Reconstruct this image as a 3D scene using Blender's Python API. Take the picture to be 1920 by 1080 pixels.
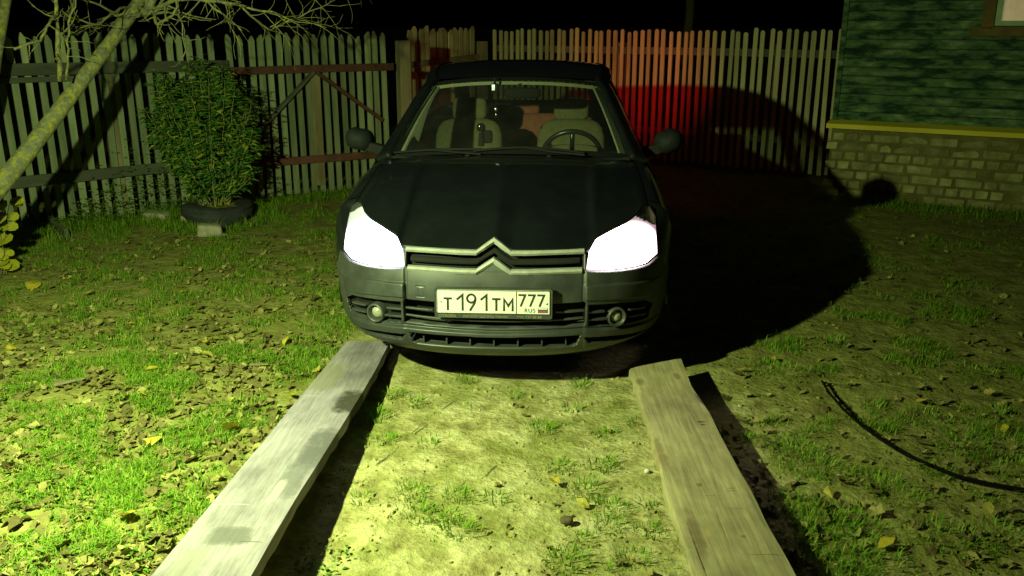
import bpy, bmesh, math, random
import numpy as np
from mathutils import Vector, Matrix, noise as mnoise

random.seed(7); np.random.seed(7)
for o in list(bpy.data.objects): bpy.data.objects.remove(o, do_unlink=True)
SC = bpy.context.scene
COL = SC.collection
R = math.radians

# ------------------------------------------------------------------ camera
CAM_H, PITCH, FPX = 1.71, 16.6, 1650.0           # metres, degrees down, focal length in pixels of a 1920 wide frame
cd = bpy.data.cameras.new('camera'); cam = bpy.data.objects.new('camera', cd); COL.objects.link(cam)
cam.location = (0, 0, CAM_H); cam.rotation_euler = (R(90 - PITCH), 0, 0)
cd.sensor_width = 36.0; cd.lens = 36.0 * FPX / 1920.0; cd.clip_end = 2000; cd.clip_start = 0.05
SC.camera = cam
# ------------------------------------------------------------------ night sky
wd = bpy.data.worlds.new('World'); SC.world = wd; wd.use_nodes = True
nt = wd.node_tree; bg = nt.nodes['Background']
sky = nt.nodes.new('ShaderNodeTexSky'); sky.sky_type = 'NISHITA'; sky.sun_disc = False
sky.sun_elevation = R(-4); sky.sun_rotation = R(200)
nt.links.new(sky.outputs[0], bg.inputs[0]); bg.inputs[1].default_value = 0.05
sd = bpy.data.lights.new('moon_sun', 'SUN'); sd.energy = 0.004; sd.angle = R(90); sd.color = (0.7, 0.8, 1)
so = bpy.data.objects.new('moon_sun', sd); COL.objects.link(so); so.rotation_euler = (R(40), 0, R(200))
# ------------------------------------------------------------------ the yard lamp that lights the place (stands left of the frame)
LAMP = Vector((-1.8, 2.0, 1.98))
ld = bpy.data.lights.new('yard_lamp', 'SPOT'); ld.spot_size = R(165); ld.spot_blend = 1.0; ld.energy = 920; ld.color = (0.80, 1.0, 0.42); ld.shadow_soft_size = 0.035
lo = bpy.data.objects.new('yard_lamp', ld); COL.objects.link(lo); lo.location = LAMP; lo.rotation_euler = Vector((0.3, 2.0, -2.0)).to_track_quat('-Z', 'Y').to_euler()   # a floodlight head turned down towards the car
# ------------------------------------------------------------------ exposure
SC.view_settings.view_transform = 'Standard'; SC.view_settings.look = 'None'
SC.view_settings.exposure = 0; SC.view_settings.gamma = 1
SC.render.engine = 'CYCLES'
SC.cycles.max_bounces = 6; SC.cycles.transparent_max_bounces = 12; SC.cycles.caustics_reflective = False; SC.cycles.caustics_refractive = False
SC.cycles.sample_clamp_indirect = 4.0

# ================================================================== helpers
CP, SP = math.cos(R(PITCH)), math.sin(R(PITCH))
EYE = Vector((0, 0, CAM_H))
def ray(px, py):
    a, b = (px - 960) / FPX, (540 - py) / FPX
    return Vector((a, CP + b * SP, b * CP - SP))
def ground_at(px, py, z=0.0, slope=0.0, y0=0.0):
    """where the line of sight of a pixel meets the plane z + slope*(y-y0)"""
    d = ray(px, py)
    s = (z - CAM_H - slope * y0) / (d.z - slope * d.y)
    return EYE + d * s
def at_depth(px, py, y):
    d = ray(px, py); return EYE + d * (y / d.y)

def curve(tab):
    """smooth monotone interpolation through (x, value) pairs"""
    xs = np.array([t[0] for t in tab], float); ys = np.array([t[1] for t in tab], float)
    h = np.diff(xs); dl = np.diff(ys) / h
    m = np.zeros(len(xs)); m[0] = dl[0]; m[-1] = dl[-1]
    for i in range(1, len(xs) - 1):
        m[i] = 0 if dl[i-1] * dl[i] <= 0 else 2 * dl[i-1] * dl[i] / (dl[i-1] + dl[i])
    def f(x):
        x = np.clip(np.asarray(x, float), xs[0], xs[-1])
        i = np.clip(np.searchsorted(xs, x) - 1, 0, len(xs) - 2)
        t = (x - xs[i]) / h[i]
        return ((1+2*t)*(1-t)**2*ys[i] + t*(1-t)**2*h[i]*m[i] + t*t*(3-2*t)*ys[i+1] + t*t*(t-1)*h[i]*m[i+1])
    return f

class MB:
    def __init__(self): self.v = []; self.f = []; self.m = []
    def add(self, vs, fs, mat=0):
        b = len(self.v); self.v += [tuple(p) for p in vs]
        self.f += [tuple(b + i for i in f) for f in fs]; self.m += [mat] * len(fs)
        return self
    def box(self, c, s, rot=None, mat=0):
        c = Vector(c); hx, hy, hz = s[0]/2, s[1]/2, s[2]/2
        vs = [Vector((x, y, z)) for x in (-hx, hx) for y in (-hy, hy) for z in (-hz, hz)]
        if rot is not None: vs = [rot @ v for v in vs]
        return self.add([v + c for v in vs], [(0,1,3,2),(4,6,7,5),(0,4,5,1),(2,3,7,6),(0,2,6,4),(1,5,7,3)], mat)
    def grid(self, P, mat=0, wrap=False):
        nr, nc = len(P), len(P[0]); vs = [tuple(p) for r in P for p in r]; fs = []
        for i in range(nr - 1):
            for j in range(nc - 1): fs.append((i*nc+j, i*nc+j+1, (i+1)*nc+j+1, (i+1)*nc+j))
            if wrap: fs.append((i*nc+nc-1, i*nc, (i+1)*nc, (i+1)*nc+nc-1))
        return self.add(vs, fs, mat)
    def tube(self, pts, rad, n=6, mat=0, caps=True):
        pts = [Vector(p) for p in pts]
        if not hasattr(rad, '__len__'): rad = [rad] * len(pts)
        rows = []; ref = None
        for i, p in enumerate(pts):
            t = (pts[min(i+1, len(pts)-1)] - pts[max(i-1, 0)])
            t = t.normalized() if t.length > 1e-9 else Vector((0,0,1))
            if ref is None: ref = t.orthogonal().normalized()
            ref = (ref - t * ref.dot(t)); ref = ref.normalized() if ref.length > 1e-6 else t.orthogonal().normalized()
            b = t.cross(ref)
            rows.append([p + (ref*math.cos(2*math.pi*k/n) + b*math.sin(2*math.pi*k/n)) * rad[i] for k in range(n)])
        b0 = len(self.v); self.grid(rows, mat, True)
        if caps:
            self.f.append(tuple(b0 + k for k in range(n))[::-1]); self.m.append(mat)
            e = b0 + (len(rows)-1)*n; self.f.append(tuple(e + k for k in range(n))); self.m.append(mat)
        return self
    def bar(self, pts, w, h, up=(0,0,1), mat=0):
        """rectangular section swept along pts: w across, h along up; w/h numbers or lists"""
        pts = [Vector(p) for p in pts]; up = Vector(up); n = len(pts)
        W = w if hasattr(w, '__len__') else [w]*n; H = h if hasattr(h, '__len__') else [h]*n
        rows = []
        for i, p in enumerate(pts):
            t = (pts[min(i+1, n-1)] - pts[max(i-1, 0)]).normalized()
            s = t.cross(up).normalized(); u = s.cross(t).normalized()
            rows.append([p + s*W[i]/2 + u*H[i]/2, p - s*W[i]/2 + u*H[i]/2, p - s*W[i]/2 - u*H[i]/2, p + s*W[i]/2 - u*H[i]/2])
        b0 = len(self.v); self.grid(rows, mat, True)
        self.f.append((b0+3, b0+2, b0+1, b0)); self.m.append(mat)
        e = b0 + (n-1)*4; self.f.append((e, e+1, e+2, e+3)); self.m.append(mat)
        return self
    def mesh(self, name, mats, smooth=False):
        me = bpy.data.meshes.new(name); me.from_pydata(self.v, [], self.f)
        for m in (mats if isinstance(mats, (list, tuple)) else [mats]): me.materials.append(m)
        if any(self.m): me.polygons.foreach_set('material_index', self.m)
        if smooth: me.polygons.foreach_set('use_smooth', [True]*len(me.polygons))
        me.update(); return me
    def build(self, name, mats, parent=None, smooth=False, bevel=0, solid=0, fix=True):
        me = self.mesh(name, mats, smooth)
        if fix:
            bm = bmesh.new(); bm.from_mesh(me); bmesh.ops.recalc_face_normals(bm, faces=bm.faces); bm.to_mesh(me); bm.free()
        o = link(name, me, parent)
        if solid:
            md = o.modifiers.new('solid', 'SOLIDIFY'); md.thickness = solid; md.offset = 0
        if bevel:
            md = o.modifiers.new('bevel', 'BEVEL'); md.width = bevel; md.segments = 2; md.limit_method = 'ANGLE'
        return o
def link(name, data, parent=None):
    o = bpy.data.objects.new(name, data); COL.objects.link(o)
    if parent is not None: o.parent = parent
    return o
def tag(o, label=None, cat=None, group=None, kind=None):
    if label: o['label'] = label
    if cat: o['category'] = cat
    if group: o['group'] = group
    if kind: o['kind'] = kind
    return o
def empty(name, loc, label, cat, group=None, rz=0):
    o = link(name, None); o.location = loc; o.rotation_euler = (0, 0, rz); o.empty_display_size = 0.1
    return tag(o, label, cat, group)
def shade_auto(o, ang=35):
    me = o.data; me.polygons.foreach_set('use_smooth', [True]*len(me.polygons))
    try: me.set_sharp_from_angle(angle=R(ang))
    except Exception: pass
    return o

# ------------------------------------------------------------------ materials
def newmat(name):
    m = bpy.data.materials.new(name); m.use_nodes = True
    return m, m.node_tree, m.node_tree.nodes, m.node_tree.links, m.node_tree.nodes['Principled BSDF']
def ramp(nodes, stops):
    r = nodes.new('ShaderNodeValToRGB'); e = r.color_ramp.elements
    while len(e) < len(stops): e.new(0.5)
    for i, (p, c) in enumerate(stops): e[i].position = p; e[i].color = (*c, 1) if len(c) == 3 else c
    return r
def noise_node(nodes, links, vec, scale, detail=4, rough=0.6, stretch=None):
    n = nodes.new('ShaderNodeTexNoise'); n.inputs['Scale'].default_value = scale
    n.inputs['Detail'].default_value = detail; n.inputs['Roughness'].default_value = rough
    if stretch:
        mp = nodes.new('ShaderNodeMapping'); mp.inputs['Scale'].default_value = stretch
        links.new(vec, mp.inputs['Vector']); vec = mp.outputs[0]
    links.new(vec, n.inputs['Vector']); return n
def mixc(nodes, links, fac, a, b, mode='MIX'):
    m = nodes.new('ShaderNodeMix'); m.data_type = 'RGBA'; m.blend_type = mode
    for sock, val in ((m.inputs[0], fac), (m.inputs[6], a), (m.inputs[7], b)):
        if hasattr(val, 'is_linked') or hasattr(val, 'links'): links.new(val, sock)
        elif isinstance(val, (int, float)): sock.default_value = val
        else: sock.default_value = (*val, 1)
    return m.outputs[2]
def mat(name, stops, scale=8, rough=0.8, stretch=None, bump=0.0, bscale=None, metal=0.0, detail=5, coords='Object', rand=0.0, spec=0.3, coat=0):
    """noise-coloured surface; rand varies the brightness from piece to piece"""
    m, t, N, L, B = newmat(name)
    tc = N.new('ShaderNodeTexCoord'); vec = tc.outputs[coords]
    if rand:
        oi = N.new('ShaderNodeObjectInfo'); va = N.new('ShaderNodeVectorMath'); va.operation = 'MULTIPLY_ADD'
        cx = N.new('ShaderNodeCombineXYZ')
        for k in range(3): L.new(oi.outputs['Random'], cx.inputs[k])
        L.new(cx.outputs[0], va.inputs[0]); va.inputs[1].default_value = (37, 53, 71); L.new(vec, va.inputs[2]); vec = va.outputs[0]
    n = noise_node(N, L, vec, scale, detail, 0.62, stretch)
    rp = ramp(N, stops); L.new(n.outputs[0], rp.inputs[0]); col = rp.outputs[0]
    if rand:
        mr = N.new('ShaderNodeMapRange'); L.new(oi.outputs['Random'], mr.inputs[0]); mr.inputs[3].default_value = 1 - rand; mr.inputs[4].default_value = 1 + rand
        hs = N.new('ShaderNodeHueSaturation'); L.new(mr.outputs[0], hs.inputs['Value']); L.new(col, hs.inputs['Color']); col = hs.outputs[0]
    L.new(col, B.inputs['Base Color']); B.inputs['Roughness'].default_value = rough; B.inputs['Metallic'].default_value = metal
    B.inputs['Specular IOR Level'].default_value = spec
    if coat: B.inputs['Coat Weight'].default_value = coat; B.inputs['Coat Roughness'].default_value = 0.15
    if bump:
        n2 = noise_node(N, L, vec, bscale or scale*3, 6, 0.65, stretch)
        bp = N.new('ShaderNodeBump'); bp.inputs['Strength'].default_value = bump; bp.inputs['Distance'].default_value = 0.01
        L.new(n2.outputs[0], bp.inputs['Height']); L.new(bp.outputs[0], B.inputs['Normal'])
    return m
def flat(name, c, rough=0.5, metal=0.0, spec=0.5):
    d = [x*0.82 for x in c]
    return mat(name, [(0.35, d), (0.65, c)], 14, rough, metal=metal, spec=spec)
def glow(name, c, s):
    m, t, N, L, B = newmat(name)
    n = noise_node(N, L, N.new('ShaderNodeTexCoord').outputs['Object'], 9, 3)
    rp = ramp(N, [(0.3, [x*0.8 for x in c]), (0.7, c)]); L.new(n.outputs[0], rp.inputs[0])
    L.new(rp.outputs[0], B.inputs['Emission Color']); B.inputs['Emission Strength'].default_value = s
    B.inputs['Base Color'].default_value = (*c, 1); return m
def thin_glass(name, tint=(0.85, 0.9, 0.86), film=0.02, rough=0.02):
    m, t, N, L, B = newmat(name)
    out = N['Material Output']; tr = N.new('ShaderNodeBsdfTransparent'); tr.inputs[0].default_value = (*tint, 1)
    gl = N.new('ShaderNodeBsdfGlossy'); gl.inputs['Roughness'].default_value = rough
    df = N.new('ShaderNodeBsdfDiffuse'); df.inputs[0].default_value = (0.5, 0.5, 0.45, 1)
    lw = N.new('ShaderNodeLayerWeight'); lw.inputs[0].default_value = 0.5
    pw = N.new('ShaderNodeMath'); pw.operation = 'POWER'; pw.inputs[1].default_value = 4.0; L.new(lw.outputs['Facing'], pw.inputs[0])
    fr = N.new('ShaderNodeMath'); fr.operation = 'MULTIPLY_ADD'; fr.inputs[1].default_value = 0.9; fr.inputs[2].default_value = 0.05; L.new(pw.outputs[0], fr.inputs[0])
    m1 = N.new('ShaderNodeMixShader'); L.new(fr.outputs[0], m1.inputs[0]); L.new(tr.outputs[0], m1.inputs[1]); L.new(gl.outputs[0], m1.inputs[2])
    tc = N.new('ShaderNodeTexCoord'); nz = noise_node(N, L, tc.outputs['Object'], 5, 5)
    mu = N.new('ShaderNodeMath'); mu.operation = 'MULTIPLY'; mu.inputs[1].default_value = film * 2; L.new(nz.outputs[0], mu.inputs[0])
    m2 = N.new('ShaderNodeMixShader'); L.new(mu.outputs[0], m2.inputs[0]); L.new(m1.outputs[0], m2.inputs[1]); L.new(df.outputs[0], m2.inputs[2])
    L.new(m2.outputs[0], out.inputs['Surface']); return m

# ================================================================== ground
def gz(x, y):
    """height of the trodden ground"""
    lane = math.exp(-((x - 0.2) / 0.75) ** 4) * (1 if y < 4.4 else max(0, 1 - (y - 4.4)))
    n1 = mnoise.noise(Vector((x*1.1, y*1.1, 0.3))); n2 = mnoise.noise(Vector((x*5, y*5, 1.7))); n3 = mnoise.noise(Vector((x*16, y*16, 4.1)))
    a = 0.018*n1 + (0.010 - 0.005*lane)*n2 + (0.006 - 0.0025*lane)*n3
    return a - 0.012
def ground_material():
    m, t, N, L, B = newmat('soil')
    geo = N.new('ShaderNodeNewGeometry'); P = geo.outputs['Position']
    sx = N.new('ShaderNodeSeparateXYZ'); L.new(P, sx.inputs[0])
    big = noise_node(N, L, P, 1.6, 5, 0.6); mid = noise_node(N, L, P, 7, 6, 0.68); fine = noise_node(N, L, P, 38, 4, 0.6)
    # bare trodden lane between the planks
    ax = N.new('ShaderNodeMath'); ax.operation = 'SUBTRACT'; L.new(sx.outputs[0], ax.inputs[0]); ax.inputs[1].default_value = 0.12
    ab = N.new('ShaderNodeMath'); ab.operation = 'ABSOLUTE'; L.new(ax.outputs[0], ab.inputs[0])
    wob = N.new('ShaderNodeMath'); wob.operation = 'MULTIPLY_ADD'; L.new(big.outputs[0], wob.inputs[0]); wob.inputs[1].default_value = 1.0; L.new(ab.outputs[0], wob.inputs[2])
    mr = N.new('ShaderNodeMapRange'); L.new(wob.outputs[0], mr.inputs[0]); mr.inputs[1].default_value = 1.0; mr.inputs[2].default_value = 1.75; mr.inputs[3].default_value = 1; mr.inputs[4].default_value = 0
    pale = ramp(N, [(0.28, (0.17, 0.145, 0.055)), (0.42, (0.33, 0.30, 0.12)), (0.54, (0.50, 0.46, 0.22)), (0.70, (0.62, 0.58, 0.33))]); L.new(mid.outputs[0], pale.inputs[0])
    dark = ramp(N, [(0.3, (0.11, 0.11, 0.027)), (0.5, (0.24, 0.235, 0.06)), (0.7, (0.38, 0.37, 0.12))]); L.new(mid.outputs[0], dark.inputs[0])
    c = mixc(N, L, mr.outputs[0], dark.outputs[0], pale.outputs[0])
    moss = ramp(N, [(0.46, (0, 0, 0)), (0.58, (1, 1, 1))]); m2 = noise_node(N, L, P, 2.3, 7, 0.72); L.new(m2.outputs[0], moss.inputs[0])
    mf = N.new('ShaderNodeMath'); mf.operation = 'MULTIPLY'; mf.inputs[1].default_value = 0.62; L.new(moss.outputs[0], mf.inputs[0])
    c = mixc(N, L, mf.outputs[0], c, (0.225, 0.25, 0.055))
    fr = ramp(N, [(0.3, (0.76, 0.76, 0.76)), (0.6, (1.05, 1.05, 1.05))]); L.new(fine.outputs[0], fr.inputs[0])
    c = mixc(N, L, 1.0, c, fr.outputs[0], 'MULTIPLY')
    crack = None
    for (pa, pb, wd_) in (((850, 747), (730, 850), .008), ((730, 850), (668, 909), .006), ((812, 770), (690, 885), .005), ((942, 858), (874, 921), .007), ((905, 868), (850, 915), .005), ((1004, 742), (985, 762), .006), ((1190, 935), (1240, 960), .006)):
        a, b = ground_at(*pa), ground_at(*pb); d = (b - a); ln = d.length; d.normalize(); n_ = Vector((-d.y, d.x, 0))
        def lin(vv, off):
            dp = N.new('ShaderNodeVectorMath'); dp.operation = 'DOT_PRODUCT'; L.new(P, dp.inputs[0]); dp.inputs[1].default_value = vv
            mm = N.new('ShaderNodeMath'); mm.operation = 'SUBTRACT'; L.new(dp.outputs['Value'], mm.inputs[0]); mm.inputs[1].default_value = off; return mm.outputs[0]
        wn = N.new('ShaderNodeMath'); wn.operation = 'MULTIPLY_ADD'; L.new(mid.outputs[0], wn.inputs[0]); wn.inputs[1].default_value = .05; L.new(lin(n_, n_.dot(a) + .025), wn.inputs[2])
        ab_ = N.new('ShaderNodeMath'); ab_.operation = 'ABSOLUTE'; L.new(wn.outputs[0], ab_.inputs[0])
        m1 = N.new('ShaderNodeMapRange'); L.new(ab_.outputs[0], m1.inputs[0]); m1.inputs[1].default_value = wd_; m1.inputs[2].default_value = wd_*.3
        l2 = lin(d, d.dot((a + b)/2)); a2 = N.new('ShaderNodeMath'); a2.operation = 'ABSOLUTE'; L.new(l2, a2.inputs[0])
        m2_ = N.new('ShaderNodeMapRange'); L.new(a2.outputs[0], m2_.inputs[0]); m2_.inputs[1].default_value = ln/2 + .03; m2_.inputs[2].default_value = ln/2 - .03
        mu_ = N.new('ShaderNodeMath'); mu_.operation = 'MULTIPLY'; L.new(m1.outputs[0], mu_.inputs[0]); L.new(m2_.outputs[0], mu_.inputs[1])
        if crack is None: crack = mu_.outputs[0]
        else:
            mx_ = N.new('ShaderNodeMath'); mx_.operation = 'MAXIMUM'; L.new(crack, mx_.inputs[0]); L.new(mu_.outputs[0], mx_.inputs[1]); crack = mx_.outputs[0]
    bk = noise_node(N, L, P, 11, 3, .5); br_ = ramp(N, [(.44, (0, 0, 0)), (.54, (.85, .85, .85))]); L.new(bk.outputs[0], br_.inputs[0])
    cm = N.new('ShaderNodeMath'); cm.operation = 'MULTIPLY'; L.new(crack, cm.inputs[0]); L.new(br_.outputs[0], cm.inputs[1]); crack = cm.outputs[0]
    c = mixc(N, L, crack, c, (0.05, 0.045, 0.02))
    L.new(c, B.inputs['Base Color']); B.inputs['Roughness'].default_value = 0.95; B.inputs['Specular IOR Level'].default_value = 0.15
    hs = N.new('ShaderNodeMath'); hs.operation = 'MULTIPLY_ADD'; L.new(mid.outputs[0], hs.inputs[0]); hs.inputs[1].default_value = 2.4; fh = N.new('ShaderNodeMath'); fh.operation = 'MULTIPLY'; fh.inputs[1].default_value = 0.6; L.new(fine.outputs[0], fh.inputs[0]); L.new(fh.outputs[0], hs.inputs[2])
    bp = N.new('ShaderNodeBump'); bp.inputs['Strength'].default_value = 0.7; bp.inputs['Distance'].default_value = 0.022
    L.new(hs.outputs[0], bp.inputs['Height']); L.new(bp.outputs[0], B.inputs['Normal'])
    return m
M_SOIL = ground_material()
def build_ground():
    xs = [-400, -120, -50, -25, -14, -9] + list(np.arange(-6.5, -3.2, 0.1)) + list(np.arange(-3.2, 3.4, 0.035)) + list(np.arange(3.4, 6.5, 0.1)) + [9, 14, 25, 50, 120, 400]
    ys = [-60, -20, -8, -3, -1] + list(np.arange(0, 1.6, 0.1)) + list(np.arange(1.6, 5.6, 0.035)) + list(np.arange(5.6, 10, 0.08)) + list(np.arange(10, 14, 0.3)) + [15, 17, 20, 26, 36, 60, 120, 300, 800]
    P = []
    for y in ys:
        P.append([(x, y, gz(x, y) if (abs(x) < 8 and -1 < y < 15) else -0.012) for x in xs])
    mb = MB().grid(P); o = mb.build('ground', M_SOIL, smooth=True, fix=False)
    tag(o, 'bare trodden soil with grass and leaf litter in front of the car', None, None, 'structure')
build_ground()

# ================================================================== wooden pieces
M_PICKET = mat('picket_wood', [(0.25, (0.10, 0.125, 0.07)), (0.5, (0.20, 0.24, 0.135)), (0.75, (0.31, 0.35, 0.20))], 9, 0.9, (1, 1, 0.12), 0.5, 40, rand=0.28)
M_PICKET2 = mat('picket_wood_pale', [(0.25, (0.28, 0.25, 0.12)), (0.5, (0.46, 0.42, 0.21)), (0.75, (0.58, 0.53, 0.28))], 9, 0.9, (1, 1, 0.12), 0.4, 40, rand=0.22)
M_RAIL = mat('rail_wood', [(0.25, (0.045, 0.05, 0.035)), (0.5, (0.085, 0.09, 0.065)), (0.75, (0.14, 0.15, 0.10))], 7, 0.9, (0.15, 0.15, 1), 0.4, 30, rand=0.15)
M_REDRAIL = mat('red_painted_rail', [(0.25, (0.045, 0.028, 0.022)), (0.55, (0.11, 0.045, 0.035)), (0.75, (0.16, 0.06, 0.045))], 9, 0.85, None, 0.3, 30, rand=0.15)
M_POST = mat('post_wood', [(0.3, (0.10, 0.09, 0.05)), (0.5, (0.21, 0.18, 0.10)), (0.75, (0.30, 0.26, 0.15))], 7, 0.9, (1, 1, 0.15), 0.5, 30, rand=0.1)

def picket_mesh(w, h, th, kind, k):
    rnd = random.Random(k); mb = MB(); a = h - (0.05 if kind == 'point' else 0.02)
    if kind == 'point':
        s = rnd.uniform(-0.25, 0.25) * w
        prof = [(-w/2, 0), (w/2, 0), (w/2*rnd.uniform(.95, 1.03), a + rnd.uniform(-.012, .012)), (s + w*.12, h), (s - w*.12, h), (-w/2*rnd.uniform(.95, 1.03), a + rnd.uniform(-.012, .012))]
    else:
        prof = [(-w/2, 0), (w/2, 0), (w/2, a), (w*.36, h - .006), (w*.12, h), (-w*.12, h), (-w*.36, h - .006), (-w/2, a)]
    n = len(prof)
    mb.add([(x, -th/2, z) for x, z in prof] + [(x, th/2, z) for x, z in prof],
           [tuple(range(n)), tuple(range(2*n-1, n-1, -1))] + [(i, i+n, (i+1) % n + n, (i+1) % n) for i in range(n)])
    return mb
def fence(name, label, A, B, pitch, w, h, kind, pm, rail_mat, rails, posts, rail_front=True, group=None, lean=0.005, post_mat=None, ph=1.6, cat='fence'):
    A = Vector((*A, 0)); B = Vector((*B, 0)); d = (B - A); ln = d.length; d.normalize()
    rz = math.atan2(d.y, d.x); nrm = Vector((d.y, -d.x, 0))       # towards the yard
    root = empty(name, A, label, cat, group, rz)
    ms = [picket_mesh(w * random.uniform(.93, 1.06), h, 0.02, kind, k).mesh('picket', pm) for k in range(6)]
    n = int(ln / pitch)
    for i in range(n):
        o = link('picket', ms[random.randrange(6)], root)
        o.location = (pitch * (i + 0.5) + random.uniform(-.004, .004), random.uniform(-.003, .003), 0.03 + random.uniform(-.012, .012))
        o.rotation_euler = (random.uniform(-.008, .008), random.gauss(0, lean), random.uniform(-.03, .03)); o.scale = (random.uniform(.94, 1.06), 1, random.uniform(.985, 1.012))
    s = -1 if rail_front else 1
    for (x0, x1, z, hh, dz) in rails:
        x1 = ln if x1 is None else x1
        mb = MB().bar([(x0 + (x1-x0)*t, s*0.032, z + dz*t + random.uniform(-.004, .004)) for t in (0, .33, .66, 1)], 0.034, hh)
        mb.build('rail', rail_mat, root, bevel=0.004)
    for x in posts:
        pyy = 0.075 if rail_front else 0.11
        mb = MB().bar([(x, pyy, -0.2), (x + random.uniform(-.01, .01), pyy, ph)], 0.1, 0.1, up=(0, 1, 0)); mb.build('post', post_mat or M_POST, root, bevel=0.008)
    return root, d, rz
C0 = (-2.75, 8.75)
LA = (C0[0] - 0.757*3.3, C0[1] - 0.653*3.3)
f1, _, _ = fence('picket_fence', 'weathered grey pointed picket fence behind the leaning tree and potted shrub', LA, C0, 0.1, 0.057, 1.62, 'point', M_PICKET, M_RAIL,
      [(0, None, 1.37, 0.10, -0.03), (0, 1.9, 1.275, 0.045, 0.0), (0.25, None, 0.43, 0.095, 0.0)], (0.3, 2.2))
G1 = (-1.28, 9.68)
f2, gd, grz = fence('picket_gate', 'picket gate with dark red rails and two diagonal braces', C0, G1, 0.094, 0.056, 1.60, 'point', M_PICKET, M_REDRAIL,
      [(0.02, None, 1.29, 0.075, 0.0), (0.1, None, 0.38, 0.075, 0.0)], (), cat='gate')
gl = (Vector((*G1, 0)) - Vector((*C0, 0))).length
ap = 0.86
MB().bar([(ap + 0.01, -0.034, 1.26), (ap + 0.72, -0.034, 0.74)], 0.03, 0.07, up=(0, 1, 0)).build('brace', M_REDRAIL, f2, bevel=0.003)
MB().bar([(ap - 0.01, -0.0345, 1.26), (ap - 0.62, -0.0345, 0.70)], 0.03, 0.07, up=(0, 1, 0)).build('brace', M_RAIL, f2, bevel=0.003)
MB().bar([(ap, -0.019, 0.1), (ap + 0.01, -0.019, 1.24)], 0.10, 0.012, up=(0, 1, 0)).build('center_board', M_POST, f2)
gp = MB().bar([(0, 0, -0.2), (0.01, 0, 1.56)], 0.13, 0.13, up=(0, 1, 0)).build('gate_post', M_POST, None, bevel=0.012)
gp.location = (G1[0] + 0.1, G1[1] + 0.1, 0); gp.rotation_euler[2] = grz
tag(gp, 'square wooden gate post beside the braced gate', 'post')
P1, P2 = (-1.36, 11.75), (-0.50, 12.95)
f3, _, _ = fence('picket_fence', 'short receding picket fence section between the two gate posts', P1, P2, 0.118, 0.098, 1.66, 'point', M_PICKET2, M_POST,
      [(0, None, 1.22, 0.075, 0.07), (0, None, 0.4, 0.075, 0.0)], ())
MB().bar([(1.1, -0.034, 0.75), (0.12, -0.034, 1.16)], 0.03, 0.06, up=(0, 1, 0)).build('brace', M_POST, f3)
gp2 = MB().bar([(0, 0, -0.2), (0.0, 0, 1.5)], 0.16, 0.16, up=(0, 1, 0)).build('gate_post', M_POST, None, bevel=0.012)
gp2.location = (-0.44, 13.02, 0); gp2.rotation_euler[2] = 0.3
tag(gp2, 'square wooden post standing behind the car roof', 'post')
f4, _, _ = fence('picket_fence', 'narrow pale picket fence running from behind the car to the house', (-0.28, 13.2), (3.72, 10.2), 0.1, 0.052, 1.63, 'round', M_PICKET2, M_RAIL,
      [(0, None, 1.4, 0.09, 0.0), (0, None, 0.4, 0.08, 0.0)], (0.2, 2.1, 4.2), rail_front=False, lean=0.005, ph=1.5)

# ================================================================== house
HC = Vector((3.27, 9.07, 0)); HD = Vector((0.862, -0.506, 0)).normalized(); HRZ = math.atan2(HD.y, HD.x)
house = empty('wooden_house', HC, 'weathered green plank house on a pale brick plinth beside the fence', 'house', None, HRZ)
LH, DH, ZL = 5.2, 6.0, 0.76
M_BOARD = mat('peeling_green_boards', [(0.36, (0.006, 0.025, 0.012)), (0.44, (0.018, 0.06, 0.024)), (0.49, (0.06, 0.12, 0.05)), (0.58, (0.10, 0.17, 0.07)), (0.66, (0.20, 0.28, 0.15))], 5, 0.85, (0.8, 1, 2.2), 0.5, 20, detail=9, rand=0.12)
M_BRICK = mat('silicate_brick', [(0.25, (0.14, 0.13, 0.045)), (0.5, (0.27, 0.26, 0.10)), (0.75, (0.42, 0.41, 0.20))], 9, 0.95, None, 0.6, 60, rand=0.3)
M_MORTAR = mat('mortar', [(0.3, (0.09, 0.085, 0.025)), (0.55, (0.16, 0.15, 0.045)), (0.8, (0.24, 0.22, 0.08))], 5, 0.95, None, 0.7, 40)
M_LEDGE = mat('ochre_ledge', [(0.3, (0.56, 0.48, 0.03)), (0.7, (0.78, 0.68, 0.07))], 6, 0.7, (0.2, 1, 1), 0.15, 20)
M_CASING = mat('brown_casing', [(0.3, (0.10, 0.07, 0.02)), (0.7, (0.19, 0.13, 0.04))], 6, 0.8, None, 0.3, 30)
M_FRAME = mat('pale_green_frame', [(0.3, (0.26, 0.40, 0.22)), (0.7, (0.38, 0.55, 0.32))], 8, 0.6, None, 0.15, 30)
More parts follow.
